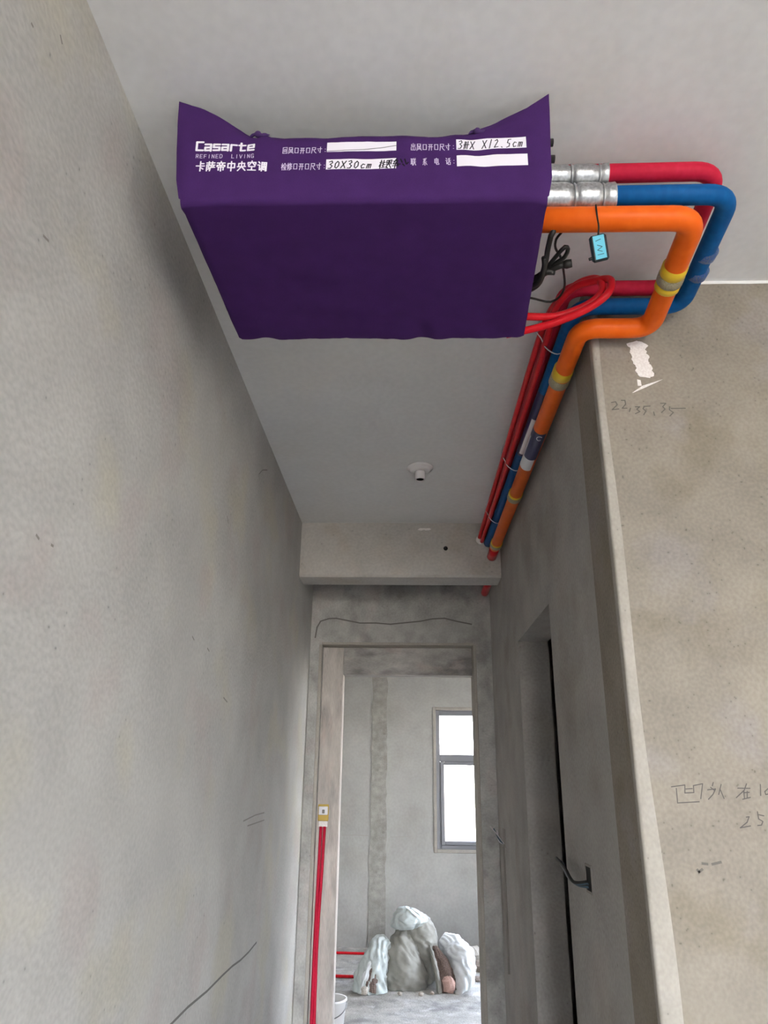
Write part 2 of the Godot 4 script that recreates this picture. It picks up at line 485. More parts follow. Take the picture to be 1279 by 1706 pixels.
func panel(x0: float, x1: float, ytop: float, ybot: float, c: Color) -> void:
	for y in range(int(cy(ytop)), int(cy(ybot))):
		for x in range(int(cx(x0)), int(cx(x1))):
			var i := (y * CW + x) * 3
			cov[i] = int(c.r * 255); cov[i + 1] = int(c.g * 255); cov[i + 2] = int(c.b * 255)


func cover_material() -> StandardMaterial3D:
	cov = PackedByteArray()
	cov.resize(CW * CHH * 3)
	var g := noise_bytes(401, 0.2, 2)
	var b := noise_bytes(402, 0.008, 3)
	for y in CHH:
		for x in CW:
			var j := (y % 1024) * 1024 + x % 1024
			var k := 1.0 + 0.07 * (g[j] / 127.5 - 1.0) + 0.04 * (b[j] / 127.5 - 1.0)
			if (x / 3 + y / 3) % 2 == 0: k *= 0.97
			var i := (y * CW + x) * 3
			cov[i] = int(70 * k); cov[i + 1] = int(41 * k); cov[i + 2] = int(97 * k)
	var w := c8(238, 234, 244)
	var soft := c8(214, 204, 228)
	write(["C", "a", "s", "a", "r", "t", "e"], -0.424, -0.304, 2.642, 2.616, 4.6, w)
	write(["R", "E", "F", "I", "N", "E", "D", " ", " ", "L", "I", "V", "I", "N", "G"], -0.422, -0.304, 2.6095, 2.5985, 1.3, soft)
	write(["卡", "萨", "帝", "中", "央", "空", "调"], -0.420, -0.277, 2.592, 2.567, 3.0, w)
	write(["回", "风", "口", "开", "口", "尺", "寸", ":"], -0.250, -0.158, 2.629, 2.610, 1.5, soft)
	write(["检", "修", "口", "开", "口", "尺", "寸", ":"], -0.250, -0.158, 2.587, 2.567, 1.5, soft)
	write(["出", "风", "口", "开", "口", "尺", "寸", ":"], 0.005, 0.096, 2.633, 2.612, 1.5, soft)
	write(["联", " ", "系", " ", "电", " ", "话", ":"], 0.005, 0.096, 2.594, 2.574, 1.5, soft)
	panel(-0.160, -0.022, 2.638, 2.613, w)
	panel(-0.160, -0.022, 2.593, 2.567, w)
	panel(0.096, 0.233, 2.640, 2.613, w)
	panel(0.096, 0.234, 2.598, 2.570, w)
	var ink := c8(34, 30, 40)
	dab(cx(-0.160), cy(2.6155), cx(-0.08), cy(2.618), 1.6, c8(110, 106, 116))
	dab(cx(-0.08), cy(2.618), cx(-0.023), cy(2.627), 1.6, c8(110, 106, 116))
	write(["3", "0", "X", "3", "0", "c", "m", " ", "检2", "器", "车"], -0.158, -0.018, 2.591, 2.568, 2.0, ink, 0.3)
	for k in 6:
		dab(cx(-0.022 + k * 0.004), cy(2.590 - (k % 2) * 0.012), cx(-0.019 + k * 0.004), cy(2.574 + (k % 3) * 0.004), 2.6, ink)
	write(["3", "册", "X", " ", "X", "1", "2", ".", "5", "c", "m"], 0.098, 0.228, 2.640, 2.614, 1.7, ink, 0.3)
	var m := StandardMaterial3D.new()
	m.albedo_texture = ImageTexture.create_from_image(Image.create_from_data(CW, CHH, false, Image.FORMAT_RGB8, cov))
	m.roughness = 0.85
	m.metallic_specular = 0.2
	return m


# ---------------------------------------------------------------- scene
func _ready() -> void:
	rng.seed = 7
	# camera
	var cam := Camera3D.new()
	cam.name = "camera"
	add_child(cam)
	cam.position = V(0, CAM_H, 0)
	cam.rotation = V(0.3544, 0.0347, 0.0129)
	cam.fov = rad_to_deg(2.0 * atan(853.0 / 1195.9))
	cam.near = 0.02
	cam.current = true
	# sky and exposure
	var env := Environment.new()
	env.background_mode = Environment.BG_SKY
	var sky := Sky.new()
	var sm := ProceduralSkyMaterial.new()
	sm.sky_top_color = c8(196, 212, 236)
	sm.sky_horizon_color = c8(244, 244, 242)
	sm.ground_horizon_color = c8(226, 222, 214)
	sm.ground_bottom_color = c8(170, 164, 154)
	sm.sky_energy_multiplier = 4.0
	sm.ground_energy_multiplier = 3.0
	sky.sky_material = sm
	env.sky = sky
	env.tonemap_mode = Environment.TONE_MAPPER_LINEAR
	env.tonemap_exposure = 2.06
	env.sdfgi_enabled = true
	env.ssao_enabled = true
	env.ssil_enabled = true
	var we := WorldEnvironment.new()
	we.name = "world_environment"
	we.environment = env
	add_child(we)

	make_materials()
	room()
	air_conditioner()
	pipes()
	small_things()
	far_room_things()


func wall(called: String, boxes: Array, mat: Material, label: String, category := "wall") -> Node3D:
	var t := thing(called, label, category, Vector3.ZERO, "", "structure")
	var st := mb()
	for b in boxes:
		box(st, b[0], b[1])
	build(st, "surface", mat, t)
	return t


func room() -> void:
	wall("floor", [[V(-1.8, -0.15, -7.7), V(4.4, 0, 6.7)]], M.floor, "bare dusty grey concrete floor under the whole flat", "floor")
	wall("ceiling", [[V(-1.8, CEIL, -7.7), V(4.4, CEIL + 0.15, 6.7)]], M.ceiling, "smooth off-white painted ceiling over corridor and room", "ceiling")

	# left wall: living room and corridor
	var wl := wall("wall_left", [[V(XL - 0.2, 0, ZE), V(XL, CEIL, 6.7)]], M.plaster_left, "long pale grey cement plaster wall beside the purple covered unit")
	var marks := [[[-2.558, 2.529], [-2.540, 2.546], [-2.598, 2.589], [-2.687, 2.628]], [[-2.724, 1.301], [-2.932, 1.311], [-3.115, 1.312]], [[-2.802, 1.281], [-3.125, 1.284]], [[-2.136, 2.226], [-2.158, 2.210]], [[-2.292, 1.679], [-2.344, 1.670]], [[-2.056, 1.793], [-2.078, 1.788]], [[-1.039, 1.796], [-1.048, 1.793]], [[-1.089, 1.796], [-1.095, 1.796]], [[-0.824, 2.595], [-0.832, 2.589]], [[-0.895, 2.246], [-0.910, 2.249]], [[-0.753, 2.524], [-0.757, 2.524]], [[-1.900, 1.798], [-1.919, 1.792]]]
	var st := mb()
	for s in marks:
		var pts := []
		for p in s: pts.append(V(XL + 0.0006, p[1], p[0]))
		ribbon(st, pts, 0.0045, Vector3.RIGHT)
	build(st, "scratch_marks", M.scratch, wl)
	st = mb()
	var cr := []
	for p in [[-3.127, 0.854], [-2.98, 0.850], [-2.843, 0.853], [-2.72, 0.862], [-2.581, 0.866], [-2.40, 0.868], [-2.2, 0.879], [-2.060, 0.880], [-1.8, 0.884]]: cr.append(V(XL + 0.0006, p[1], p[0]))
	ribbon(st, cr, 0.007, Vector3.RIGHT)
	build(st, "crack", M.crack, wl)

	# short wall facing the camera beside the corridor
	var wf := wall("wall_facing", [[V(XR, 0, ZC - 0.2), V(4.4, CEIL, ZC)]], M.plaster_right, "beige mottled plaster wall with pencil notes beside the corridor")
	st = mb(true)
	bead(st)
	build(st, "corner_bead", M.bead, wf)
	var notes := [[[0.567, 1.439], [0.596, 1.443], [0.594, 1.427], [0.613, 1.428], [0.614, 1.442], [0.634, 1.446], [0.626, 1.416]], [[0.577, 1.436], [0.576, 1.407], [0.622, 1.410]], [[0.597, 1.435], [0.611, 1.436]], [[0.657, 1.449], [0.654, 1.442]], [[0.643, 1.434], [0.660, 1.436], [0.653, 1.425], [0.642, 1.415]], [[0.650, 1.439], [0.658, 1.432]], [[0.673, 1.445], [0.665, 1.425]], [[0.670, 1.434], [0.675, 1.417]], [[0.707, 1.438], [0.733, 1.438]], [[0.727, 1.447], [0.720, 1.434], [0.701, 1.419]], [[0.719, 1.433], [0.718, 1.418]], [[0.718, 1.429], [0.730, 1.430]], [[0.714, 1.416], [0.731, 1.420]], [[0.726, 1.432], [0.724, 1.419]], [[0.756, 1.446], [0.753, 1.424]], [[0.771, 1.438], [0.763, 1.432], [0.764, 1.426], [0.769, 1.427], [0.776, 1.431], [0.775, 1.436]], [[0.716, 1.381], [0.722, 1.382], [0.716, 1.371], [0.700, 1.360], [0.722, 1.364]], [[0.741, 1.392], [0.741, 1.378], [0.749, 1.373], [0.745, 1.366], [0.737, 1.365]], [[0.743, 1.386], [0.753, 1.384]]]
	var sums := [[[0.530, 2.372], [0.541, 2.374], [0.544, 2.365], [0.530, 2.351], [0.547, 2.353]], [[0.556, 2.378], [0.565, 2.378], [0.566, 2.367], [0.556, 2.355], [0.568, 2.355]], [[0.577, 2.355], [0.573, 2.345]], [[0.590, 2.359], [0.601, 2.359], [0.593, 2.352], [0.600, 2.345], [0.588, 2.339]], [[0.612, 2.359], [0.609, 2.353], [0.616, 2.347], [0.609, 2.336]], [[0.612, 2.360], [0.628, 2.361]], [[0.635, 2.344], [0.636, 2.334]], [[0.656, 2.369], [0.669, 2.369], [0.660, 2.359], [0.665, 2.352], [0.655, 2.342]], [[0.678, 2.359], [0.676, 2.350], [0.685, 2.342], [0.675, 2.332]], [[0.681, 2.354], [0.717, 2.354]]]
	var smudge := [[[0.612, 1.291], [0.622, 1.290]], [[0.632, 1.290], [0.650, 1.294]], [[0.600, 1.279], [0.603, 1.275], [0.610, 1.280]]]
	for a in [["pencil_note", notes, 0.0021, M.pencil], ["pencil_figures", sums, 0.0028, M.figures], ["smudges", smudge, 0.005, M.figures]]:
		st = mb()
		for s in a[1]:
			var pts := []
			for p in s: pts.append(V(p[0], p[1], ZC + 0.0006))
			ribbon(st, pts, a[2], Vector3.BACK)
		build(st, a[0], a[3], wf)
	var patch := [[[0.587, 2.550], [0.616, 2.559], [0.627, 2.556], [0.644, 2.543], [0.633, 2.532], [0.643, 2.506], [0.638, 2.495], [0.644, 2.484], [0.648, 2.450], [0.638, 2.444], [0.611, 2.448], [0.602, 2.463], [0.605, 2.476], [0.599, 2.493], [0.592, 2.524], [0.596, 2.532]], [[0.603, 2.440], [0.612, 2.438], [0.613, 2.421], [0.603, 2.421]], [[0.586, 2.400], [0.615, 2.421], [0.670, 2.440], [0.651, 2.430], [0.616, 2.413], [0.591, 2.401]]]
	for s in patch:
		st = mb()
		var pts := []
		for i in s.size():
			var p: Array = s[i]
			var q: Array = s[(i + 1) % s.size()]
			pts.append(V(p[0], p[1], ZC))
			if s.size() > 10:
				for k in [0.3, 0.5, 0.75]:
					pts.append(V(lerp(float(p[0]), float(q[0]), k) + rng.randf_range(-0.0028, 0.0028), lerp(float(p[1]), float(q[1]), k) + rng.randf_range(-0.0012, 0.0012), ZC))
		poly(st, pts, Vector3.BACK, 0.0012)
		build(st, "filler_patch", M.white_filler, wf)
	# white paint carried down from the ceiling on the wall top
	st = mb()
	var edge := [V(0.70, CEIL, ZC)]
	for k in 14: edge.append(V(0.70 + k * 0.06, CEIL - 0.006 - 0.006 * rng.randf(), ZC))
	edge.append(V(1.5, CEIL, ZC))
	poly(st, edge, Vector3.BACK, 0.0008)
	build(st, "paint_edge", M.ceiling, wf)

	# corridor right wall with a doorway to a dark room
	var zj0 := -2.49
	var zj1 := -3.234
	var dh := 2.03
	var wr := wall("wall_corridor", [[V(XR, 0, zj0), V(XR + 0.132, CEIL, ZC - 0.2)], [V(XR, dh, zj1), V(XR + 0.132, CEIL, zj0)], [V(XR, 0, ZE), V(XR + 0.132, CEIL, zj1)]], M.plaster_grey, "grey plaster corridor wall with an empty doorway and cable stubs")

	# ceiling beam across the corridor
	var beam := thing("ceiling_beam", "plastered beam across the corridor ceiling above the doorway", "beam", Vector3.ZERO, "", "structure")
	st = mb()
	box(st, V(XL - 0.02, 2.449, ZB - 0.185), V(XR + 0.02, CEIL + 0.02, ZB), 0.012)
	build(st, "surface", M.plaster_beam, beam)
	st = mb()
	lathe(st, [[0.0, 0.0], [0.011, 0.0], [0.012, 0.004], [0.008, 0.004], [0.0, 0.001]], Transform3D(Basis(Vector3.RIGHT, PI / 2), V(0.205, 2.606, ZB - 0.001)), 12)
	build(st, "drill_hole_shade", M.hole_shade, beam)  # dark disc on the beam face, painting the shade of a small hole
	st = mb()
	poly(st, [V(0.055, 2.712, ZB), V(0.07, 2.722, ZB), V(0.10, 2.720, ZB), V(0.122, 2.722, ZB), V(0.128, 2.712, ZB), V(0.10, 2.708, ZB), V(0.09, 2.713, ZB), V(0.075, 2.707, ZB)], Vector3.BACK, 0.001)
	build(st, "filler_patch", M.white_filler, beam)

	# end wall, doorway narrowed by a rougher infill
	var jl := -0.507
	var jr := 0.39
	var ht := 2.19
	var we := wall("wall_end", [[V(-1.8, 0, ZE - 0.2), V(jl, CEIL, ZE)], [V(jl, ht, ZE - 0.2), V(jr, CEIL, ZE)], [V(jr, 0, ZE - 0.2), V(4.4, CEIL, ZE)]], M.plaster_end, "mottled grey corridor end wall around the doorway")
	st = mb()
	box(st, V(jl - 0.004, 0, ZE - 0.2), V(-0.382, ht, ZE - 0.1), 0.004)
	build(st, "jamb_infill", M.rough_infill, we)
	st = mb()
	box(st, V(-0.384, 2.025, ZE - 0.2), V(jr + 0.004, ht + 0.004, ZE - 0.1), 0.004)
	build(st, "lintel_infill", M.header, we)
	# pale plaster arrises left round the larger opening
	st = mb()
	box(st, V(jl - 0.014, 0, ZE - 0.02), V(jl + 0.003, ht, ZE + 0.004), 0.003)
	build(st, "edge_strip", M.bead, we)
	st = mb()
	box(st, V(jr - 0.003, 0, ZE - 0.19), V(jr + 0.014, ht, ZE + 0.004), 0.003)
	build(st, "edge_strip", M.bead, we)
	st = mb()
	box(st, V(jl, ht - 0.003, ZE - 0.1), V(jr, ht + 0.012, ZE + 0.003), 0.003)
	build(st, "edge_strip", M.bead, we)
	st = mb()
	cr = []
	for p in [[-0.548, 2.229], [-0.54, 2.29], [-0.52, 2.327], [-0.47, 2.343], [-0.427, 2.345], [-0.35, 2.33], [-0.282, 2.317], [-0.19, 2.318], [-0.102, 2.311], [0.0, 2.322], [0.078, 2.330], [0.15, 2.345], [0.222, 2.349], [0.3, 2.33], [0.382, 2.314]]: cr.append(V(p[0], p[1], ZE + 0.0006))
	ribbon(st, cr, 0.008, Vector3.BACK)
	build(st, "crack", M.crack, we)

	# far room
	var wz := [0.285, 1.45, 0.821, 2.093]   # window opening x0 x1 y0 y1
	var far := wall("wall_far", [[V(-1.8, 0, ZF - 0.22), V(wz[0], CEIL, ZF)], [V(wz[0], 0, ZF - 0.22), V(wz[1], wz[2], ZF)], [V(wz[0], wz[3], ZF - 0.22), V(wz[1], CEIL, ZF)], [V(wz[1], 0, ZF - 0.22), V(2.6, CEIL, ZF)]], M.plaster_far, "bright pale plaster wall of the room beyond the doorway")
	# patched chase running up the wall
	st = mb()
	var lft := []
	var rgt := []
	for k in 41:
		var y := k * CEIL / 40.0
		lft.append(V(-0.352 + rng.randf_range(-0.008, 0.008), y, ZF))
		rgt.append(V(-0.200 + rng.randf_range(-0.008, 0.008), y, ZF))
	rgt.reverse()
	poly(st, lft + rgt, Vector3.BACK, 0.006)
	build(st, "mortar_strip", M.mortar, far)
	for y in [0.93]:
		st = mb()
		ribbon(st, [V(-0.62, y, ZF + 0.0008), V(-0.5, y + 0.004, ZF + 0.0008), V(-0.37, y, ZF + 0.0008)], 0.009, Vector3.BACK)
		ribbon(st, [V(-0.16, y - 0.01, ZF + 0.0008), V(0.05, y, ZF + 0.0008)], 0.006, Vector3.BACK)
		build(st, "plaster_seam", M.seam, far)
	wall("wall_far_left", [[V(-1.8, 0, ZF), V(-1.6, CEIL, ZE - 0.2)]], M.plaster_far, "plaster side wall at the left of the far room")
	var z0 := -6.6
	var z1 := -5.3
	wall("wall_far_right", [[V(2.4, 0, ZF), V(2.6, CEIL, z0)], [V(2.4, 0, z0), V(2.6, 0.5, z1)], [V(2.4, 2.4, z0), V(2.6, CEIL, z1)], [V(2.4, 0, z1), V(2.6, CEIL, ZC - 0.2)]], M.plaster_far, "plaster side wall with window at the right of the far room")
	window_far("window_1", wz)
	window_side("window_2", 2.5, z0, z1, 0.5, 2.4, "wide grey framed window in the far room's side wall")
	# living room behind the camera
	var a0 := 0.9
	var a1 := 1.55
	wall("wall_right", [[V(4.2, 0, ZC), V(4.4, CEIL, a0)], [V(4.2, 2.4, a0), V(4.4, CEIL, a1)], [V(4.2, 0, a0), V(4.4, 0.12, a1)], [V(4.2, 0, a1), V(4.4, CEIL, 6.7)]], M.plaster_left, "plaster wall with tall balcony window behind the viewer")
	window_side("window_3", 4.3, a0, a1, 0.12, 2.4, "tall balcony window lighting the living room")
	var bx0 := -0.5
	var bx1 := 4.0
	wall("wall_back", [[V(XL, 0, 6.5), V(bx0, CEIL, 6.7)], [V(bx0, 0, 6.5), V(bx1, 0.06, 6.7)], [V(bx0, 2.66, 6.5), V(bx1, CEIL, 6.7)], [V(bx1, 0, 6.5), V(4.2, CEIL, 6.7)]], M.plaster_left, "plaster wall with a wide balcony window opposite the corridor")
	window_back("window_4", 6.6, bx0, bx1, 0.06, 2.66, "wide balcony window opposite the corridor")


func bead(st: SurfaceTool) -> void:
	# slightly proud, uneven plaster strip on the outer corner
	var prev := []
	for k in 56:
		var y := k * CEIL / 55.0
		var w := 0.030 + 0.010 * sin(y * 2.1) + 0.004 * sin(y * 7.0)
		var wob := 0.0012 * sin(y * 3.3 + 1.0)
		var ring := [V(XR - 0.003, y, ZC - 0.02), V(XR - 0.003 + wob, y, ZC - 0.001), V(XR - 0.0015 + wob, y, ZC + 0.0030), V(XR + 0.003, y, ZC + 0.0042), V(XR + w * 0.8, y, ZC + 0.0036), V(XR + w, y, ZC)]
		if prev:
			for j in 5:
				quad(st, prev[j], prev[j + 1], ring[j + 1], ring[j], V(-1, 0, 1) if j < 2 else V(0, 0, 1))
		prev = ring


func frame_bar(parent: Node, called: String, lo: Vector3, hi: Vector3) -> void:
	var st := mb()
	box(st, lo, hi, 0.004)
	build(st, called, M.frame, parent)


func window_far(called: String, w: Array) -> void:
	var t := thing(called, "grey framed window with white daylight in the far wall", "window", Vector3.ZERO, "", "structure")
	var zf := ZF - 0.03
	var zb := ZF - 0.10
	var st := mb()
	# thin plaster reveal trim standing a little proud round the opening
	for e in [[V(w[0] - 0.03, w[2] - 0.03, ZF), V(w[0], w[3] + 0.03, ZF + 0.008)], [V(w[1], w[2] - 0.03, ZF), V(w[1] + 0.03, w[3] + 0.03, ZF + 0.008)], [V(w[0], w[3], ZF), V(w[1], w[3] + 0.03, ZF + 0.008)], [V(w[0], w[2] - 0.03, ZF), V(w[1], w[2], ZF + 0.008)]]:
		box(st, e[0], e[1], 0.003)
	build(st, "reveal_trim", M.bead, t)
	frame_bar(t, "frame_stile", V(w[0], w[2], zb), V(w[0] + 0.04, w[3], zf))
	frame_bar(t, "frame_stile", V(w[1] - 0.04, w[2], zb), V(w[1], w[3], zf))
	frame_bar(t, "frame_rail", V(w[0] + 0.04, w[3] - 0.05, zb), V(w[1] - 0.04, w[3], zf))
	frame_bar(t, "frame_rail", V(w[0] + 0.04, w[2], zb), V(w[1] - 0.04, w[2] + 0.035, zf))
	frame_bar(t, "transom", V(w[0] + 0.04, 1.605, zb), V(w[1] - 0.04, 1.672, zf))
	frame_bar(t, "mullion", V(0.86, w[2] + 0.035, zb), V(0.90, 1.605, zf))
	frame_bar(t, "sash_stile", V(w[0] + 0.04, w[2] + 0.035, zb + 0.01), V(w[0] + 0.078, 1.605, zf + 0.012))
	frame_bar(t, "sash_stile", V(0.822, w[2] + 0.035, zb + 0.01), V(0.86, 1.605, zf + 0.012))
	frame_bar(t, "sash_rail", V(w[0] + 0.078, w[2] + 0.035, zb + 0.01), V(0.822, w[2] + 0.072, zf + 0.012))
	frame_bar(t, "sash_rail", V(w[0] + 0.078, 1.572, zb + 0.01), V(0.822, 1.605, zf + 0.012))
	for p in [[w[0] + 0.04, w[1] - 0.04, 1.672, w[3] - 0.05], [w[0] + 0.078, 0.822, w[2] + 0.072, 1.572], [0.90, w[1] - 0.04, w[2] + 0.035, 1.605]]:
		st = mb()
		box(st, V(p[0], p[2], zb + 0.03), V(p[1], p[3], zb + 0.036))
		build(st, "pane", M.glass, t)


func window_side(called: String, x: float, z0: float, z1: float, y0: float, y1: float, label: String) -> void:
	var t := thing(called, label, "window", Vector3.ZERO, "", "structure")
	var zm := (z0 + z1) / 2
	frame_bar(t, "frame_rail", V(x - 0.03, y0, z0), V(x + 0.03, y0 + 0.05, z1))
	frame_bar(t, "frame_rail", V(x - 0.03, y1 - 0.05, z0), V(x + 0.03, y1, z1))
	for z in [z0, zm - 0.025, z1 - 0.05]:
		frame_bar(t, "frame_stile", V(x - 0.03, y0 + 0.05, z), V(x + 0.03, y1 - 0.05, z + 0.05))
	for z in [z0, zm]:
		var st := mb()
		box(st, V(x - 0.003, y0 + 0.05, z + 0.03), V(x + 0.003, y1 - 0.05, z + (z1 - z0) / 2 - 0.03))
		build(st, "pane", M.glass, t)


func window_back(called: String, z: float, x0: float, x1: float, y0: float, y1: float, label: String) -> void:
	var t := thing(called, label, "window", Vector3.ZERO, "", "structure")
	var xm := (x0 + x1) / 2
	frame_bar(t, "frame_rail", V(x0, y0, z - 0.03), V(x1, y0 + 0.05, z + 0.03))
	frame_bar(t, "frame_rail", V(x0, y1 - 0.05, z - 0.03), V(x1, y1, z + 0.03))
	for x in [x0, xm - 0.025, x1 - 0.05]:
		frame_bar(t, "frame_stile", V(x, y0 + 0.05, z - 0.03), V(x + 0.05, y1 - 0.05, z + 0.03))
	for x in [x0, xm]:
		var st := mb()
		box(st, V(x + 0.03, y0 + 0.05, z - 0.003), V(x + (x1 - x0) / 2 - 0.03, y1 - 0.05, z + 0.003))
		build(st, "pane", M.glass, t)


# ---------------------------------------------------------------- air conditioner
func pw(x: float, k: Array) -> float:
	for i in k.size() - 1:
		if x <= k[i + 1][0]:
			var t: float = clamp((x - k[i][0]) / (k[i + 1][0] - k[i][0]), 0.0, 1.0)
			return lerp(float(k[i][1]), float(k[i + 1][1]), t)
	return k[-1][1]


func air_conditioner() -> void:
	var t := thing("air_conditioner", "ceiling air conditioner wrapped in a printed purple cloth cover", "air conditioner")
	var st := mb()
	box(st, V(-0.420, 2.512, -1.545), V(0.258, 2.655, -1.112), 0.004)
	build(st, "casing", M.galv, t)
	for p in [V(-0.40, 0, -1.16), V(0.275, 0, -1.14), V(-0.40, 0, -1.50), V(0.27, 0, -1.50)]:
		st = mb(true)
		sweep(st, PackedVector3Array([V(p.x, 2.60, p.z), V(p.x, CEIL, p.z)]), 0.005, 8)
		build(st, "hanger_rod", M.steel, t)
	for p in [V(0.292, 2.676, -1.128), V(0.292, 2.632, -1.128)]:
		st = mb(true)
		sweep(st, PackedVector3Array([p - V(0.03, 0, 0), p + V(0.006, 0, 0)]), 0.008, 10)
		build(st, "bracket_bolt", M.black, t)
	# cover: one sheet down the front and back under the bottom
	var nz := FastNoiseLite.new()
	nz.seed = 3
	nz.frequency = 5.0
	var top := [[0.0, 2.747], [0.06, 2.728], [0.12, 2.706], [0.18, 2.684], [0.215, 2.674], [0.235, 2.677], [0.25, 2.670], [0.4, 2.670], [0.55, 2.673], [0.70, 2.669], [0.80, 2.676], [0.88, 2.700], [0.945, 2.716], [0.965, 2.727], [1.0, 2.746]]
	var cols := 84
	var rows := []
	var nf := 22
	var nb := 8
	var nu := 22
	var r := 0.014
	var yb := 2.493
	for j in nf + nb + nu + 1:
		var row := []
		for i in cols + 1:
			var u := float(i) / cols
			var x: float
			var y: float
			var z: float
			var arc: float
			var yt := pw(u, top)
			if j <= nf:
				var v := float(j) / nf
				y = lerp(yt, yb + r, v)
				var xl: float = pw(y, [[2.49, -0.444], [2.55, -0.456], [2.62, -0.462], [2.75, -0.469]])
				var xr: float = pw(y, [[2.49, 0.270], [2.55, 0.281], [2.62, 0.282], [2.75, 0.284]])
				x = lerp(xl, xr, u)
				z = -1.086 + 0.004 * nz.get_noise_2d(x * 1.6, y * 1.6) * (1.0 - v) + 0.003 * sin(v * PI)
				# the top edge rolls back where the cloth is tucked over the casing
				var tuck: float = smoothstep(2.72, 2.675, yt) * smoothstep(0.14, 0.0, v)
				z -= tuck * 0.016
				# loose corners curl forward, with soft drag folds below them
				var cor: float = max(smoothstep(0.22, 0.0, u), smoothstep(0.82, 1.0, u))
				z += cor * 0.012 * pow(1.0 - v, 1.5)
				z += 0.004 * sin((u - 0.22) * 60.0 + v * 5.0) * smoothstep(0.09, 0.0, abs(u - 0.22)) * (1.0 - v)
				z += 0.004 * sin((u - 0.8) * 60.0 - v * 5.0) * smoothstep(0.09, 0.0, abs(u - 0.80)) * (1.0 - v)
				# side edges bend back round the casing
				z -= 0.010 * pow(max(0.0, abs(u - 0.49) - 0.455) / 0.055, 2.0) * smoothstep(0.1, 0.6, v)
				arc = 2.75 - y
			elif j <= nf + nb:
				var a := PI / 2 * float(j - nf) / nb
				x = lerp(-0.444, 0.270, u)
				y = yb + r - r * sin(a)
				z = -1.086 - r * (1.0 - cos(a))
				z -= 0.010 * pow(max(0.0, abs(u - 0.49) - 0.455) / 0.055, 2.0)
				arc = 2.75 - yb - r + r * a
			else:
				var v := float(j - nf - nb) / nu
				z = lerp(-1.10, -1.552, v) - 0.010 * pow(max(0.0, abs(u - 0.49) - 0.455) / 0.055, 2.0) * (1.0 - v)
				x = lerp(lerp(-0.444, -0.430, v), lerp(0.270, 0.293, v), u)
				y = yb - 0.003 * sin(u * PI) * sin(v * PI) + 0.0035 * nz.get_noise_2d(x + 4.0, z * 2.0) * min(1.0, v * 5.0)
				y += 0.004 * sin(u * 46.0 + 1.5 * sin(v * 3.0)) * smoothstep(0.75, 1.0, v) * nz.get_noise_2d(x * 0.8 + 9.0, 2.0) * 2.0
				y += 0.006 * pow(max(0.0, abs(u - 0.5) - 0.475) / 0.025, 2.0)
				if j == nf + nb + nu: z += 0.004 * nz.get_noise_2d(x * 3.0, 7.0)
				arc = 2.75 - yb - r + r * PI / 2 + v * 0.452
			row.append([V(x, y, z), Vector2((x + 0.48) / 0.78, arc / 0.74)])
		rows.append(row)
	st = mb(true)
	for j in rows.size() - 1:
		for i in cols:
			for q in [[0, 0], [1, 0], [1, 1], [0, 0], [1, 1], [0, 1]]:
				var e: Array = rows[j + q[1]][i + q[0]]
				st.set_uv(e[1])
				st.add_vertex(e[0])
	build(st, "cover_sheet", M.cover_print, t)
	# side flaps of the cover
	for s in [-1.0, 1.0]:
		st = mb(true)
		var g := []
		for j in 13:
			var v := j / 12.0
			var row := []
			for i in 17:
				var w := i / 16.0
				var z: float = lerp(-1.106, -1.552, w)
				var xe: float = lerp(-0.444, -0.430, w) if s < 0 else lerp(0.270, 0.293, w)
				var y: float = lerp(2.503, 2.672, v)
				row.append(V(xe + s * (0.004 * sin(v * 3.0) + 0.004 * nz.get_noise_2d(z * 2.0, y * 2.0 + s)), y, z))
			g.append(row)
		for j in 12:
			for i in 16:
				quad(st, g[j][i], g[j][i + 1], g[j + 1][i + 1], g[j + 1][i], V(s, 0, 0))
		build(st, "cover_flap", M.cover_plain, t)
	# crumpled tucks on the top edge
	for p in [[-0.300, 2.666, 0.030], [0.140, 2.665, 0.026]]:
		st = mb(true)
		var path := PackedVector3Array()
		var rad := PackedFloat32Array()
		for k in 13:
			var w := k / 12.0
			path.append(V(p[0] + (w - 0.5) * p[2] * 1.4, p[1] + 0.004 * sin(w * 7.0) - 0.002, -1.088 - 0.004 * cos(w * 5.0)))
			rad.append(0.0006 + 0.0062 * sin(w * PI) * (0.8 + 0.3 * sin(w * 17.0)))
		sweep(st, path, rad, 10)
		build(st, "cover_tuck", M.cover_plain, t)


# ---------------------------------------------------------------- pipes
func ring_on(a: Vector3, b: Vector3, r: float, called: String, mat: Material, parent: Node) -> void:
	var st := mb(true)
	sweep(st, PackedVector3Array([a, a + (b - a) * 0.001, a + (b - a) * 0.12, b - (b - a) * 0.12, b - (b - a) * 0.001, b]), PackedFloat32Array([r - 0.003, r - 0.003, r, r, r - 0.003, r - 0.003]), 24)
	build(st, called, mat, parent)


func foil(y: float, x1: float, r: float, ties: Array, parent: Node) -> void:
	var st := mb(true)
	var path := PackedVector3Array()
	var rad := PackedFloat32Array()
	var nz := FastNoiseLite.new()
	nz.seed = int(y * 1000)
	nz.frequency = 30.0
	var x := 0.255
	while x <= x1 + 1e-4:
		var k := 0.0
		for tx in ties:
			k = max(k, smoothstep(0.014, 0.0, abs(x - tx)))
		path.append(V(x, y + 0.0012 * nz.get_noise_1d(x + 3.0), -1.22))
		rad.append(r * (1.0 - 0.16 * k) + 0.002 * nz.get_noise_1d(x))
		x += 0.004
	sweep(st, path, rad, 28)
	var sleeve := build(st, "foil_sleeve", M.foil, parent)
	for tx in ties:
		st = mb(true)
		var ring := PackedVector3Array()
		for k in 25:
			var a := TAU * k / 24.0
			ring.append(V(tx, y + cos(a) * r * 0.9, -1.22 + sin(a) * r * 0.9))
		sweep(st, ring, 0.0024, 6, false)
		build(st, "wire_tie", M.wire, sleeve)


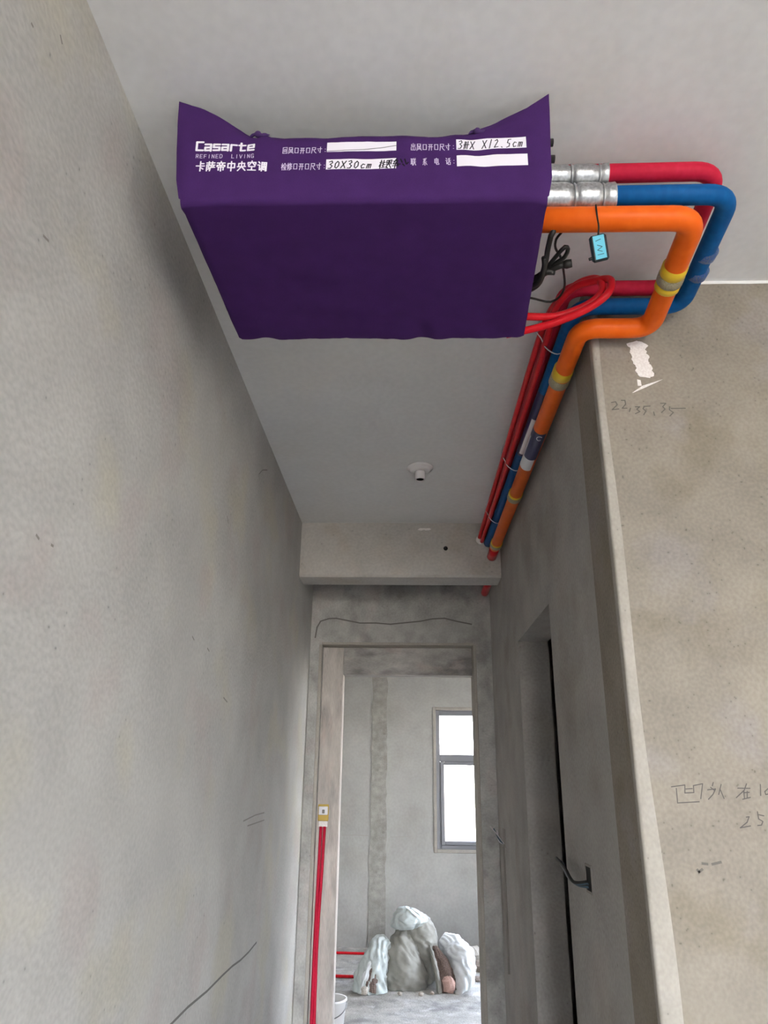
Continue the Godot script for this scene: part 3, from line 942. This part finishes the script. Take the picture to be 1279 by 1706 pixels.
func pipes() -> void:
	# red insulated pipe, topmost
	var t := thing("refrigerant_pipe", "thick red insulated pipe with foil sleeve, topmost in the pipe stack", "pipe", Vector3.ZERO, "insulated refrigerant pipes")
	tube(fillet([V(0.33, 2.684, -1.22), V(0.672, 2.688, -1.22), V(0.700, 2.686, -1.612), V(0.425, 2.686, -1.612), V(0.412, 2.690, -3.692)], 0.055), 0.020, "insulation", M.red, t, 20)
	foil(2.678, 0.432, 0.026, [0.352, 0.412], t)
	# blue insulated pipe
	t = thing("refrigerant_pipe", "thick blue insulated pipe with foil sleeve between red and orange pipes", "pipe", Vector3.ZERO, "insulated refrigerant pipes")
	tube(fillet([V(0.33, 2.622, -1.22), V(0.690, 2.624, -1.22), V(0.722, 2.628, -1.612), V(0.448, 2.628, -1.612), V(0.432, 2.636, -3.692)], 0.055), 0.0215, "insulation", M.blue, t, 20)
	foil(2.618, 0.440, 0.032, [0.354, 0.414], t)
	for z in [-1.405, -1.475]:
		var c := V(0.7065 + (-1.40 - z) * 0.08, 2.626, z)
		ring_on(c - V(-0.002, 0, -0.016), c + V(0.002, 0, -0.016), 0.0235, "blue_tape", M.blue_tape, t)
	# orange drain pipe, lowest
	t = thing("drain_pipe", "bright orange plastic drain pipe with yellow couplings under the blue pipe", "pipe")
	tube(fillet([V(0.22, 2.563, -1.222), V(0.606, 2.563, -1.222), V(0.632, 2.560, -1.612), V(0.452, 2.560, -1.612), V(0.450, 2.568, -3.54)], 0.05), 0.026, "pipe_run", M.orange, t, 24)
	tube(PackedVector3Array([V(0.450, 2.568, -3.535), V(0.450, 2.562, -3.690)]), 0.025, "pipe_end", M.red_conduit, t, 20)
	# couplings: yellow collars with a dull clamp band between them
	var d1 := V(0.026, -0.003, -0.39).normalized()
	var c1 := V(0.6185, 2.5615, -1.412)
	ring_on(c1 - d1 * 0.044, c1 - d1 * 0.013, 0.0295, "coupling_collar", M.yellow, t)
	ring_on(c1 - d1 * 0.013, c1 + d1 * 0.014, 0.0305, "clamp_band", M.band, t)
	ring_on(c1 + d1 * 0.014, c1 + d1 * 0.036, 0.0295, "coupling_collar", M.yellow, t)
	for a in [[-1.852, 0.045, true], [-2.800, 0.02, true], [-3.470, 0.02, false]]:
		var c := V(0.4505, 2.5615 + (-1.6 - a[0]) * 0.004, a[0])
		ring_on(c + V(0, 0, a[1]), c, 0.0292, "coupling_collar", M.yellow, t)
		ring_on(c, c - V(0, 0, 0.042), 0.0300, "clamp_band", M.band, t)
	# printed sticker wrapped round the orange pipe
	var oa := V(0.452, 2.560, -1.612)
	var ob := V(0.450, 2.568, -3.540)
	var label := sticker(t, -2.185, -2.395, 0.0269, oa, ob, 150, 305, M.navy)
	sticker(t, -2.395, -2.490, 0.0269, oa, ob, 150, 292, M.label_white)
	sticker(t, -2.240, -2.490, 0.0273, oa, ob, 150, 190, M.label_white)
	logo(label)
	var bl := thing("pipe_sticker", "navy printed paper sticker on the blue pipe beside the orange pipe", "sticker")
	var ba := V(0.448, 2.628, -1.612)
	var bb := V(0.432, 2.636, -3.692)
	sticker(bl, -2.05, -2.52, 0.0223, ba, bb, 150, 300, M.navy)
	sticker(bl, -2.22, -2.50, 0.0227, ba, bb, 225, 300, M.label_white)

	# red electrical conduits: loops from the unit, then along the wall
	var c := thing("electrical_conduit", "thin glossy red conduit looping from the unit, running beside the red pipe", "conduit", Vector3.ZERO, "red conduits along the pipe bundle")
	tube(curve([V(0.25, 2.528, -1.510), V(0.288, 2.530, -1.515), V(0.363, 2.540, -1.530), V(0.414, 2.550, -1.522), V(0.457, 2.565, -1.507), V(0.483, 2.590, -1.497), V(0.485, 2.630, -1.509), V(0.472, 2.657, -1.535), V(0.442, 2.672, -1.579), V(0.402, 2.661, -1.640), V(0.388, 2.662, -1.740), V(0.384, 2.660, -1.95), V(0.384, 2.660, -2.6), V(0.386, 2.664, -3.692)]), 0.0095, "tube", M.red_conduit, c, 12)
	c = thing("electrical_conduit", "thin glossy red conduit looping from the unit, lower of the pair", "conduit", Vector3.ZERO, "red conduits along the pipe bundle")
	tube(curve([V(0.25, 2.508, -1.560), V(0.281, 2.510, -1.552), V(0.354, 2.517, -1.531), V(0.412, 2.530, -1.512), V(0.458, 2.546, -1.492), V(0.492, 2.570, -1.475), V(0.502, 2.612, -1.483), V(0.478, 2.636, -1.515), V(0.430, 2.648, -1.560), V(0.398, 2.642, -1.640), V(0.398, 2.634, -1.74), V(0.401, 2.632, -1.95), V(0.400, 2.634, -2.6), V(0.398, 2.640, -3.692)]), 0.0095, "tube", M.red_conduit, c, 12)
	c = thing("electrical_conduit", "short red conduit stub behind the beam above the far doorway", "conduit")
	tube(PackedVector3Array([V(0.468, 2.52, ZB - 0.18), V(0.468, 2.505, ZE + 0.002)]), 0.022, "tube", M.red_conduit, c, 14)
	# pale plastic ties round the bundle
	for a in [[-1.78, "pale tie round the pipe bundle beside the yellow coupling"], [-2.62, "pale tie round the pipe bundle just past the printed sticker"], [-3.25, "pale tie round the pipe bundle close to the beam"]]:
		var z: float = a[0]
		var tie := thing("cable_tie", a[1], "cable tie", Vector3.ZERO, "ties round the pipe bundle")
		var ring := []
		for p in [V(0.372, 2.665, z), V(0.386, 2.646, z), V(0.400, 2.620, z), V(0.432, 2.603, z), V(0.462, 2.620, z), V(0.462, 2.65, z), V(0.44, 2.705, z), V(0.41, 2.714, z), V(0.385, 2.70, z), V(0.372, 2.665, z)]: ring.append(p + V(0, 0, (p.y - 2.66) * 0.35))
		tube(curve(ring), 0.0018, "strap", M.label_white, tie, 6)
	# white end sleeve where the conduits enter the beam
	var sl := thing("wall_sleeve", "white plaster collar where the red conduits enter the beam", "sleeve")
	tube(PackedVector3Array([V(0.391, 2.652, -3.668), V(0.391, 2.652, -3.690)]), 0.024, "collar", M.white_filler, sl, 14)


func sticker(parent: Node, z0: float, z1: float, r: float, ca: Vector3, cb: Vector3, a0: float, a1: float, mat: Material) -> MeshInstance3D:
	# angles in degrees round the pipe, 270 = straight down
	var st := mb(true)
	var e0 := ca.lerp(cb, (z0 - ca.z) / (cb.z - ca.z))
	var e1 := ca.lerp(cb, (z1 - ca.z) / (cb.z - ca.z))
	for k in 14:
		var p := deg_to_rad(lerp(a0, a1, k / 14.0))
		var q := deg_to_rad(lerp(a0, a1, (k + 1) / 14.0))
		var A := V(cos(p), sin(p), 0)
		var B := V(cos(q), sin(q), 0)
		for h in [[r, 1.0], [r - 0.0004, -1.0]]:
			var rr: float = h[0]
			quad(st, e0 + A * rr, e1 + A * rr, e1 + B * rr, e0 + B * rr, (A + B) * h[1])
	return build(st, "sticker", mat, parent)


func logo(parent: Node) -> void:
	# light ring emblem printed on the sticker
	var st := mb(true)
	for k in 16:
		var w0 := 0.6 + 4.9 * k / 16.0
		var w1 := 0.6 + 4.9 * (k + 1) / 16.0
		var pts := []
		for w in [w0, w1]:
			for rr in [0.0105, 0.0075]:
				var ang: float = deg_to_rad(262.0) + cos(w) * rr / 0.027
				pts.append(V(0.4514 + cos(ang) * 0.0273, 2.5625 + sin(ang) * 0.0273, -2.215 + sin(w) * rr * 1.6))
		quad(st, pts[0], pts[1], pts[3], pts[2], V(-0.2, -0.9, 0))
	build(st, "emblem", M.label_white, parent)


# ---------------------------------------------------------------- small things in the corridor
func small_things() -> void:
	# lamp holder on the corridor ceiling
	var t := thing("lamp_holder", "white ceramic lamp holder without a bulb on the corridor ceiling", "lamp holder", V(0.056, CEIL, -2.935))
	var st := mb(true)
	lathe(st, [[0.0, 0.0], [0.057, 0.0], [0.059, -0.006], [0.055, -0.011], [0.047, -0.012], [0.046, -0.018], [0.040, -0.022], [0.022, -0.023], [0.0, -0.023]])
	build(st, "base", M.ceramic, t)
	st = mb(true)
	lathe(st, [[0.0, -0.02], [0.0215, -0.022], [0.0225, -0.028], [0.0225, -0.058], [0.021, -0.061], [0.018, -0.061], [0.017, -0.045], [0.0, -0.044]])
	var socket := build(st, "socket", M.ceramic, t)
	st = mb(true)
	lathe(st, [[0.0, -0.0445], [0.0165, -0.046], [0.0165, -0.059], [0.0155, -0.059], [0.0155, -0.050], [0.0, -0.049]])
	build(st, "screw_shell", M.hole_shade, socket)  # shade inside the socket is put into the shell's dark colour

	# sensor box hanging on a cord from the pipes
	t = thing("hanging_controller", "small black box with cyan face hanging on a cord under the pipes", "controller", V(0.386, 2.457, -1.186))
	var turn := Transform3D(Basis.from_euler(V(0.55, -0.1, 0.16)), Vector3.ZERO)
	st = mb()
	box(st, V(-0.0165, -0.026, -0.007), V(0.0165, 0.026, 0.007), 0.004, turn)
	var case := build(st, "case", M.black_teal, t)
	st = mb()
	box(st, V(-0.0105, -0.0215, 0.006), V(0.0115, 0.024, 0.0076), 0.0004, turn)
	var face := build(st, "face", M.cyan, t)
	st = mb()
	for s in [[-0.006, 0.014, 0.004, 0.016], [-0.004, 0.006, 0.005, 0.001], [0.005, 0.001, -0.005, -0.004], [-0.005, -0.004, 0.004, -0.008], [-0.006, -0.013, 0.006, -0.013]]:
		ribbon(st, [turn * V(s[0], s[1], 0.0079), turn * V(s[2], s[3], 0.0079)], 0.0012, turn.basis * Vector3.BACK)
	build(st, "scribble", M.ink, face)
	tube(PackedVector3Array([turn * V(-0.015, -0.016, 0), turn * V(-0.023, -0.017, 0)]), 0.003, "knob", M.black, case, 10)
	tube(curve([turn * V(0.002, 0.024, 0), V(0.004, 0.055, 0.001), V(0.005, 0.08, -0.004), V(0.006, 0.118, -0.008)]), 0.0018, "cord", M.black, t, 8)

	# black cables hanging out of the unit
	t = thing("cable_bundle", "bundle of black power cables hanging beside the purple covered unit", "cable")
	tube(curve([V(0.255, 2.60, -1.20), V(0.306, 2.55, -1.225), V(0.303, 2.53, -1.233), V(0.304, 2.53, -1.274), V(0.307, 2.53, -1.321), V(0.302, 2.532, -1.384), V(0.27, 2.535, -1.43)]), 0.006, "cable", M.black, t, 10)
	tube(curve([V(0.27, 2.61, -1.25), V(0.337, 2.585, -1.266), V(0.331, 2.58, -1.300), V(0.335, 2.58, -1.329), V(0.354, 2.58, -1.363), V(0.375, 2.58, -1.429), V(0.383, 2.58, -1.471), V(0.378, 2.58, -1.506), V(0.360, 2.58, -1.525), V(0.338, 2.58, -1.520), V(0.312, 2.58, -1.510), V(0.27, 2.58, -1.50)]), 0.0028, "thin_wire", M.black, t, 8)
	tube(curve([V(0.275, 2.54, -1.40), V(0.309, 2.540, -1.361), V(0.324, 2.540, -1.323), V(0.337, 2.540, -1.289), V(0.344, 2.542, -1.280), V(0.352, 2.544, -1.290), V(0.349, 2.540, -1.310), V(0.331, 2.540, -1.334), V(0.314, 2.540, -1.366), V(0.27, 2.54, -1.41)]), 0.0048, "cable", M.black, t, 10)
	tube(curve([V(0.27, 2.54, -1.40), V(0.305, 2.536, -1.368), V(0.326, 2.534, -1.344), V(0.343, 2.534, -1.332), V(0.352, 2.534, -1.329)]), 0.007, "cable", M.black, t, 10)
	tube(PackedVector3Array([V(0.349, 2.534, -1.330), V(0.356, 2.534, -1.3275), V(0.367, 2.534, -1.324)]), PackedFloat32Array([0.008, 0.010, 0.009]), "plug", M.black, t, 10)
	tube(curve([V(0.272, 2.535, -1.43), V(0.301, 2.530, -1.393), V(0.309, 2.530, -1.352), V(0.333, 2.530, -1.348)]), 0.0075, "cable", M.black, t, 10)
	tube(curve([V(0.272, 2.54, -1.42), V(0.300, 2.525, -1.380), V(0.306, 2.525, -1.330), V(0.301, 2.53, -1.300)]), 0.0065, "cable", M.black, t, 10)

	# cable stubs at the doorway in the corridor wall
	t = thing("switch_box", "switch box with a painted dark recess and blue wires beside the empty corridor doorway", "switch box", V(XR, 1.198, -2.195))
	st = mb()
	for e in [[V(-0.003, -0.036, -0.036), V(0.0, 0.036, -0.030)], [V(-0.003, -0.036, 0.030), V(0.0, 0.036, 0.036)], [V(-0.003, 0.030, -0.030), V(0.0, 0.036, 0.030)], [V(-0.003, -0.036, -0.030), V(0.0, -0.030, 0.030)]]:
		box(st, e[0], e[1])
	build(st, "rim", M.scratch, t)
	st = mb()
	box(st, V(-0.001, -0.030, -0.030), V(0.0, 0.030, 0.030))
	build(st, "recess_shade", M.hole_shade, t)  # flat near-black sheet, the shade of a sunken box put into its colour
	for k in 4:
		tube(curve([V(-0.001, -0.02 + k * 0.004, -0.01), V(-0.020 - k * 0.003, -0.022 + k * 0.002, -0.07), V(-0.028 - k * 0.002, -0.010 + k * 0.006, -0.15), V(-0.020 - k * 0.004, 0.012 + k * 0.004, -0.25 - k * 0.012)]), 0.0045, "wire", [M.wire_blue, M.black, M.wire_blue, M.black][k], t, 6)
	t = thing("switch_box", "switch box with pale wire ends near the corridor end wall", "switch box", V(XR, 1.17, -4.03))
	st = mb()
	box(st, V(-0.003, -0.043, -0.043), V(0.0, 0.043, 0.043), 0.001)
	build(st, "rim", M.scratch, t)
	for k in 3:
		tube(curve([V(-0.002, -0.03, -0.02 + k * 0.01), V(-0.025, -0.02 + k * 0.01, -0.03 + k * 0.02), V(-0.03 - k * 0.022, 0.03 + k * 0.012, -0.05 + k * 0.045)]), 0.003, "wire", [M.wire_white, M.wire_blue, M.wire_white][k], t, 6)
	tube(PackedVector3Array([V(-0.004, -0.04, 0.0), V(-0.004, -0.6, 0.0)]), 0.006, "conduit", M.scratch, t, 8)

	# socket and red conduits on the doorway infill
	t = thing("wall_socket", "brass and white socket box on the doorway jamb above red conduits", "socket", V(-0.470, 1.262, ZE - 0.1))
	st = mb()
	box(st, V(-0.030, -0.043, 0), V(0.030, 0.043, 0.012), 0.003)
	build(st, "box", M.switch_yellow, t)
	st = mb()
	box(st, V(-0.026, -0.012, 0.011), V(0.026, 0.032, 0.016), 0.003)
	var plate := build(st, "plate", M.label_white, t)
	st = mb()
	box(st, V(-0.006, -0.004, 0.015), V(0.008, 0.016, 0.019), 0.002)
	build(st, "outlet", M.scratch, plate)
	st = mb()
	box(st, V(-0.026, -0.075, 0), V(0.026, -0.045, 0.010), 0.003)
	build(st, "mortar", M.white_filler, t)
	for k in 2:
		var c := thing("electrical_conduit", "red conduit running down the doorway jamb below the brass socket", "conduit", Vector3.ZERO, "red conduits on the doorway jamb")
		tube(curve([V(-0.480 + k * 0.020, 1.190, ZE - 0.093), V(-0.484 + k * 0.018, 0.95, ZE - 0.090), V(-0.489 + k * 0.012, 0.6, ZE - 0.090), V(-0.490 + k * 0.017, 0.0, ZE - 0.090)], 0.05), 0.0085, "tube", M.red, c, 10)


# ---------------------------------------------------------------- things in the far room
func loft(rings: Array, seed_: int, wrinkle: float, freq: float, cap0 := true, cap1 := true, seg := 40) -> SurfaceTool:
	# rings: [centre, half width x, half width z, tilt about x]; wrinkled cloth skin
	var st := mb(true)
	var nz := FastNoiseLite.new()
	nz.seed = seed_
	nz.frequency = freq
	nz.fractal_octaves = 3
	var n := rings.size()
	var sub := 8
	var all := []
	var cen := []
	for i in n - 1:
		for s in sub + (1 if i == n - 2 else 0):
			var f := s / float(sub)
			var p0: Array = rings[max(i - 1, 0)]
			var p1: Array = rings[i]
			var p2: Array = rings[i + 1]
			var p3: Array = rings[min(i + 2, n - 1)]
			var c: Vector3 = p1[0].cubic_interpolate(p2[0], p0[0], p3[0], f)
			var rx: float = max(0.004, cubic_interpolate(p1[1], p2[1], p0[1], p3[1], f))
			var rz: float = max(0.004, cubic_interpolate(p1[2], p2[2], p0[2], p3[2], f))
			var b := Basis.from_euler((p1[3] as Vector3).lerp(p2[3], f))
			var ring := PackedVector3Array()
			for k in seg:
				var a := TAU * k / seg
				var d := V(cos(a), 0, sin(a))
				var p := c + b * V(d.x * rx, 0, d.z * rz)
				var w: float = wrinkle * (1.1 * nz.get_noise_3dv(p * 4.0) + 1.6 * (0.5 - abs(nz.get_noise_3dv(p * V(9.0, 3.0, 9.0) + V(5, 0, 0)))) + 0.8 * (abs(sin(a * 4.5 + nz.get_noise_3dv(p * 3.0) * 7.0)) - 0.5))
				p += b * (d * w)
				p.y = max(p.y, 0.001)
				ring.append(p)
			all.append(ring)
			cen.append(c)
	for i in all.size() - 1:
		for k in seg:
			var k2 := (k + 1) % seg
			quad(st, all[i][k], all[i][k2], all[i + 1][k2], all[i + 1][k], all[i][k] + all[i + 1][k2] - cen[i] - cen[i + 1])
	for e in [[cap0, 0], [cap1, all.size() - 1]]:
		if e[0]:
			for k in seg:
				tri(st, cen[e[1]], all[e[1]][k], all[e[1]][(k + 1) % seg], cen[e[1]] - cen[all.size() - 1 - e[1]])
	return st


func lump(c: Vector3, s: Vector3, seed_: int, rot: Vector3) -> SurfaceTool:
	# broken stone: a faceted, uneven block
	var st := mb()
	var nz := FastNoiseLite.new()
	nz.seed = seed_
	nz.frequency = 1.2
	var b := Basis.from_euler(rot)
	var nlat := 6
	var nlon := 9
	var pts := []
	for i in nlat + 1:
		var row := []
		for j in nlon:
			var th := PI * i / nlat
			var ph := TAU * j / nlon
			var d := V(sin(th) * cos(ph), cos(th), sin(th) * sin(ph))
			var q := d.abs()
			var k: float = 0.78 / max(q.x, max(q.y, q.z)) * 0.5 + 0.5
			row.append(c + b * (d * k * (1.0 + 0.35 * nz.get_noise_3dv(d + Vector3.ONE * seed_)) * s))
		pts.append(row)
	for i in nlat:
		for j in nlon:
			var j2 := (j + 1) % nlon
			var o: Vector3 = pts[i][j] + pts[i + 1][j2] - c * 2.0
			quad(st, pts[i][j], pts[i][j2], pts[i + 1][j2], pts[i + 1][j], o)
	return st


func far_room_things() -> void:
	var z := Vector3.ZERO
	var t := thing("cement_sack", "slumped grey woven sack of rubble leaning in the middle of the pile", "sack", z, "rubble sacks in the far room")
	build(loft([[V(-0.03, 0.0, -6.20), 0.165, 0.12, z], [V(-0.03, 0.09, -6.20), 0.158, 0.12, V(-0.05, 0, -0.05)], [V(-0.035, 0.20, -6.23), 0.120, 0.11, V(-0.15, 0, -0.1)], [V(-0.02, 0.30, -6.27), 0.085, 0.09, V(-0.2, 0, -0.1)], [V(-0.01, 0.37, -6.30), 0.045, 0.05, z]], 41, 0.019, 1.2), "bag", M.sack_grey, t)
	t = thing("cement_sack", "tall grey sack folded over a dark gap at the pile centre", "sack", z, "rubble sacks in the far room")
	build(loft([[V(0.165, 0.0, -6.36), 0.055, 0.07, V(0, 0, 0.3)], [V(0.150, 0.12, -6.36), 0.070, 0.085, V(0.1, 0, 0.25)], [V(0.115, 0.26, -6.32), 0.115, 0.11, V(0.15, 0, 0.2)], [V(0.080, 0.38, -6.31), 0.120, 0.10, V(0.1, 0, 0.1)], [V(0.06, 0.45, -6.32), 0.080, 0.08, z], [V(0.055, 0.475, -6.32), 0.02, 0.02, z]], 42, 0.019, 1.2), "bag", M.sack_grey, t)
	t = thing("plastic_bag", "crumpled pale green plastic bag on top of the sack pile", "bag")
	build(loft([[V(0.005, 0.375, -6.27), 0.095, 0.085, V(0, 0, 0.1)], [V(0.010, 0.405, -6.265), 0.128, 0.110, V(0, 0, 0.08)], [V(0.020, 0.445, -6.265), 0.122, 0.105, V(0.1, 0, -0.05)], [V(0.030, 0.480, -6.27), 0.090, 0.085, V(0.1, 0, -0.2)], [V(0.035, 0.500, -6.275), 0.045, 0.045, V(0, 0, -0.3)], [V(0.037, 0.505, -6.275), 0.006, 0.006, z]], 43, 0.017, 1.4, true, true, 60), "bag", M.sack_green, t)
	t = thing("cement_sack", "torn pale sack with stones spilling out, leaning against the pile", "sack", z, "rubble sacks in the far room")
	build(loft([[V(-0.265, 0.0, -6.06), 0.115, 0.09, V(0, 0, -0.1)], [V(-0.255, 0.08, -6.09), 0.105, 0.09, V(-0.2, 0, -0.25)], [V(-0.225, 0.18, -6.15), 0.085, 0.085, V(-0.3, 0, -0.45)], [V(-0.185, 0.26, -6.20), 0.060, 0.06, V(-0.4, 0, -0.7)], [V(-0.145, 0.295, -6.23), 0.022, 0.03, V(-0.4, 0, -0.8)]], 44, 0.022, 1.3, true, true, 60), "bag", M.sack_green, t)
	build(loft([[V(-0.262, 0.02, -5.972), 0.036, 0.014, V(0, 0, -0.25)], [V(-0.250, 0.08, -5.998), 0.040, 0.018, V(0, 0, -0.4)], [V(-0.232, 0.15, -6.046), 0.026, 0.016, V(0, 0, -0.5)], [V(-0.205, 0.20, -6.085), 0.008, 0.008, z]], 45, 0.008, 2.0), "torn_opening", M.opening, t)  # solid brown lump, coloured dark for the shade inside the tear
	build(loft([[V(-0.322, 0.015, -5.985), 0.014, 0.03, V(0, 0, -0.3)], [V(-0.302, 0.09, -6.01), 0.016, 0.03, V(0, 0, -0.4)], [V(-0.262, 0.17, -6.06), 0.013, 0.02, V(0, 0, -0.6)], [V(-0.225, 0.22, -6.10), 0.006, 0.01, z]], 48, 0.010, 2.0), "torn_lip", M.sack_white, t)
	t = thing("cement_sack", "bulging white sack lying open with brick pieces at its mouth", "sack", z, "rubble sacks in the far room")
	build(loft([[V(0.400, 0.01, -6.12), 0.085, 0.09, V(0, 0, 0.4)], [V(0.415, 0.09, -6.20), 0.100, 0.11, V(-0.2, 0, 0.55)], [V(0.390, 0.18, -6.29), 0.100, 0.12, V(-0.3, 0, 0.7)], [V(0.330, 0.255, -6.34), 0.075, 0.09, V(-0.3, 0, 0.85)], [V(0.265, 0.295, -6.36), 0.03, 0.04, V(-0.3, 0, 0.9)]], 46, 0.017, 1.1, true, true, 60), "bag", M.sack_white, t)
	build(loft([[V(0.300, 0.0, -6.08), 0.060, 0.022, V(0, 0, 0.35)], [V(0.285, 0.09, -6.13), 0.058, 0.024, V(-0.2, 0, 0.45)], [V(0.250, 0.18, -6.20), 0.042, 0.022, V(-0.3, 0, 0.5)], [V(0.205, 0.26, -6.26), 0.012, 0.012, z]], 47, 0.009, 2.0), "open_mouth", M.opening, t)  # solid brown lump in the mouth, its inner shade put into the colour
	build(loft([[V(0.235, 0.0, -6.07), 0.011, 0.035, V(0, 0, 0.35)], [V(0.222, 0.09, -6.10), 0.012, 0.035, V(-0.2, 0, 0.45)], [V(0.195, 0.19, -6.17), 0.011, 0.03, V(-0.3, 0, 0.5)], [V(0.170, 0.27, -6.23), 0.006, 0.012, z]], 49, 0.008, 2.0), "mouth_lip", M.sack_grey, t)
	# pieces of brick and stone round the sacks
	var n := 0
	for p in [[V(0.300, 0.055, -6.055), V(0.050, 0.065, 0.030), M.brick, "broken_brick", "pinkish broken brick in the mouth of the white sack"], [V(-0.300, 0.030, -5.95), V(0.030, 0.030, 0.028), M.stone, "stone", "pale stone at the foot of the torn sack"]]:
		var o := build(lump(p[0], p[1], 60 + n, V(0.2, n * 1.1, 0.2)), p[3], p[2])
		tag(o, p[4], "brick" if n == 0 else "stone")
		n += 1
	var rub := [[0.50, -6.60, 0.06], [0.60, -6.72, 0.07], [0.56, -7.05, 0.09], [0.74, -7.16, 0.08], [0.70, -6.85, 0.07], [0.47, -6.95, 0.06], [0.62, -6.45, 0.045], [0.54, -6.40, 0.03], [0.60, -6.15, 0.02], [0.10, -5.98, 0.02], [0.18, -6.02, 0.016], [-0.05, -5.98, 0.018], [-0.35, -6.12, 0.02]]
	for k in rub.size():
		var a: Array = rub[k]
		var o := build(lump(V(a[0], a[2] * 0.55, a[1]), V(a[2], a[2] * 0.7, a[2]), 80 + k, V(0, k * 0.9, 0.3)), numbered("rubble_stone"), [M.stone, M.dust, M.stone][k % 3])
		if k < 7:
			tag(o, "rough broken lump of rubble heaped behind the bulging white sack", "rubble", "rubble behind the white sack")
		else:
			tag(o, "small crumb of rubble scattered on the floor before the sacks", "rubble", "crumbs before the sacks")
	# bucket behind the doorway jamb
	t = thing("bucket", "white plastic bucket standing just inside the doorway jamb", "bucket", V(-0.465, 0, -5.07))
	var st := mb(true)
	lathe(st, [[0.092, 0.20], [0.104, 0.20], [0.105, 0.19], [0.098, 0.185], [0.082, 0.0], [0.0, 0.0], [0.0, 0.004], [0.079, 0.004], [0.092, 0.20]], Transform3D(), 36)
	build(st, "body", M.bucket, t)
	st = mb(true)
	lathe(st, [[0.0, 0.10], [0.084, 0.10], [0.083, 0.08], [0.0, 0.08]], Transform3D(), 24)
	build(st, "mortar_fill", M.bucket_in, t)
	var hd := []
	for k in 13:
		var a := PI * k / 12.0
		hd.append(V(cos(a) * 0.106, 0.185 - sin(a) * 0.07, 0.02 + sin(a) * 0.085))
	tube(curve(hd), 0.003, "handle", M.steel, t, 8)
	# red conduits lying on the floor
	for a in [[-7.20, -0.36, "red conduit lying on the floor along the foot of the far wall"], [-6.42, -0.30, "red conduit lying on the floor, running up to the torn sack"]]:
		var c := thing("electrical_conduit", a[2], "conduit", z, "red conduits on the far floor")
		tube(curve([V(-1.55, 0.011, a[0]), V(-0.9, 0.011, a[0] - 0.01), V(a[1], 0.011, a[0] + 0.01), V(a[1] + 0.2, 0.011, a[0] + 0.02)], 0.05), 0.0105, "tube", M.red_conduit, c, 10)
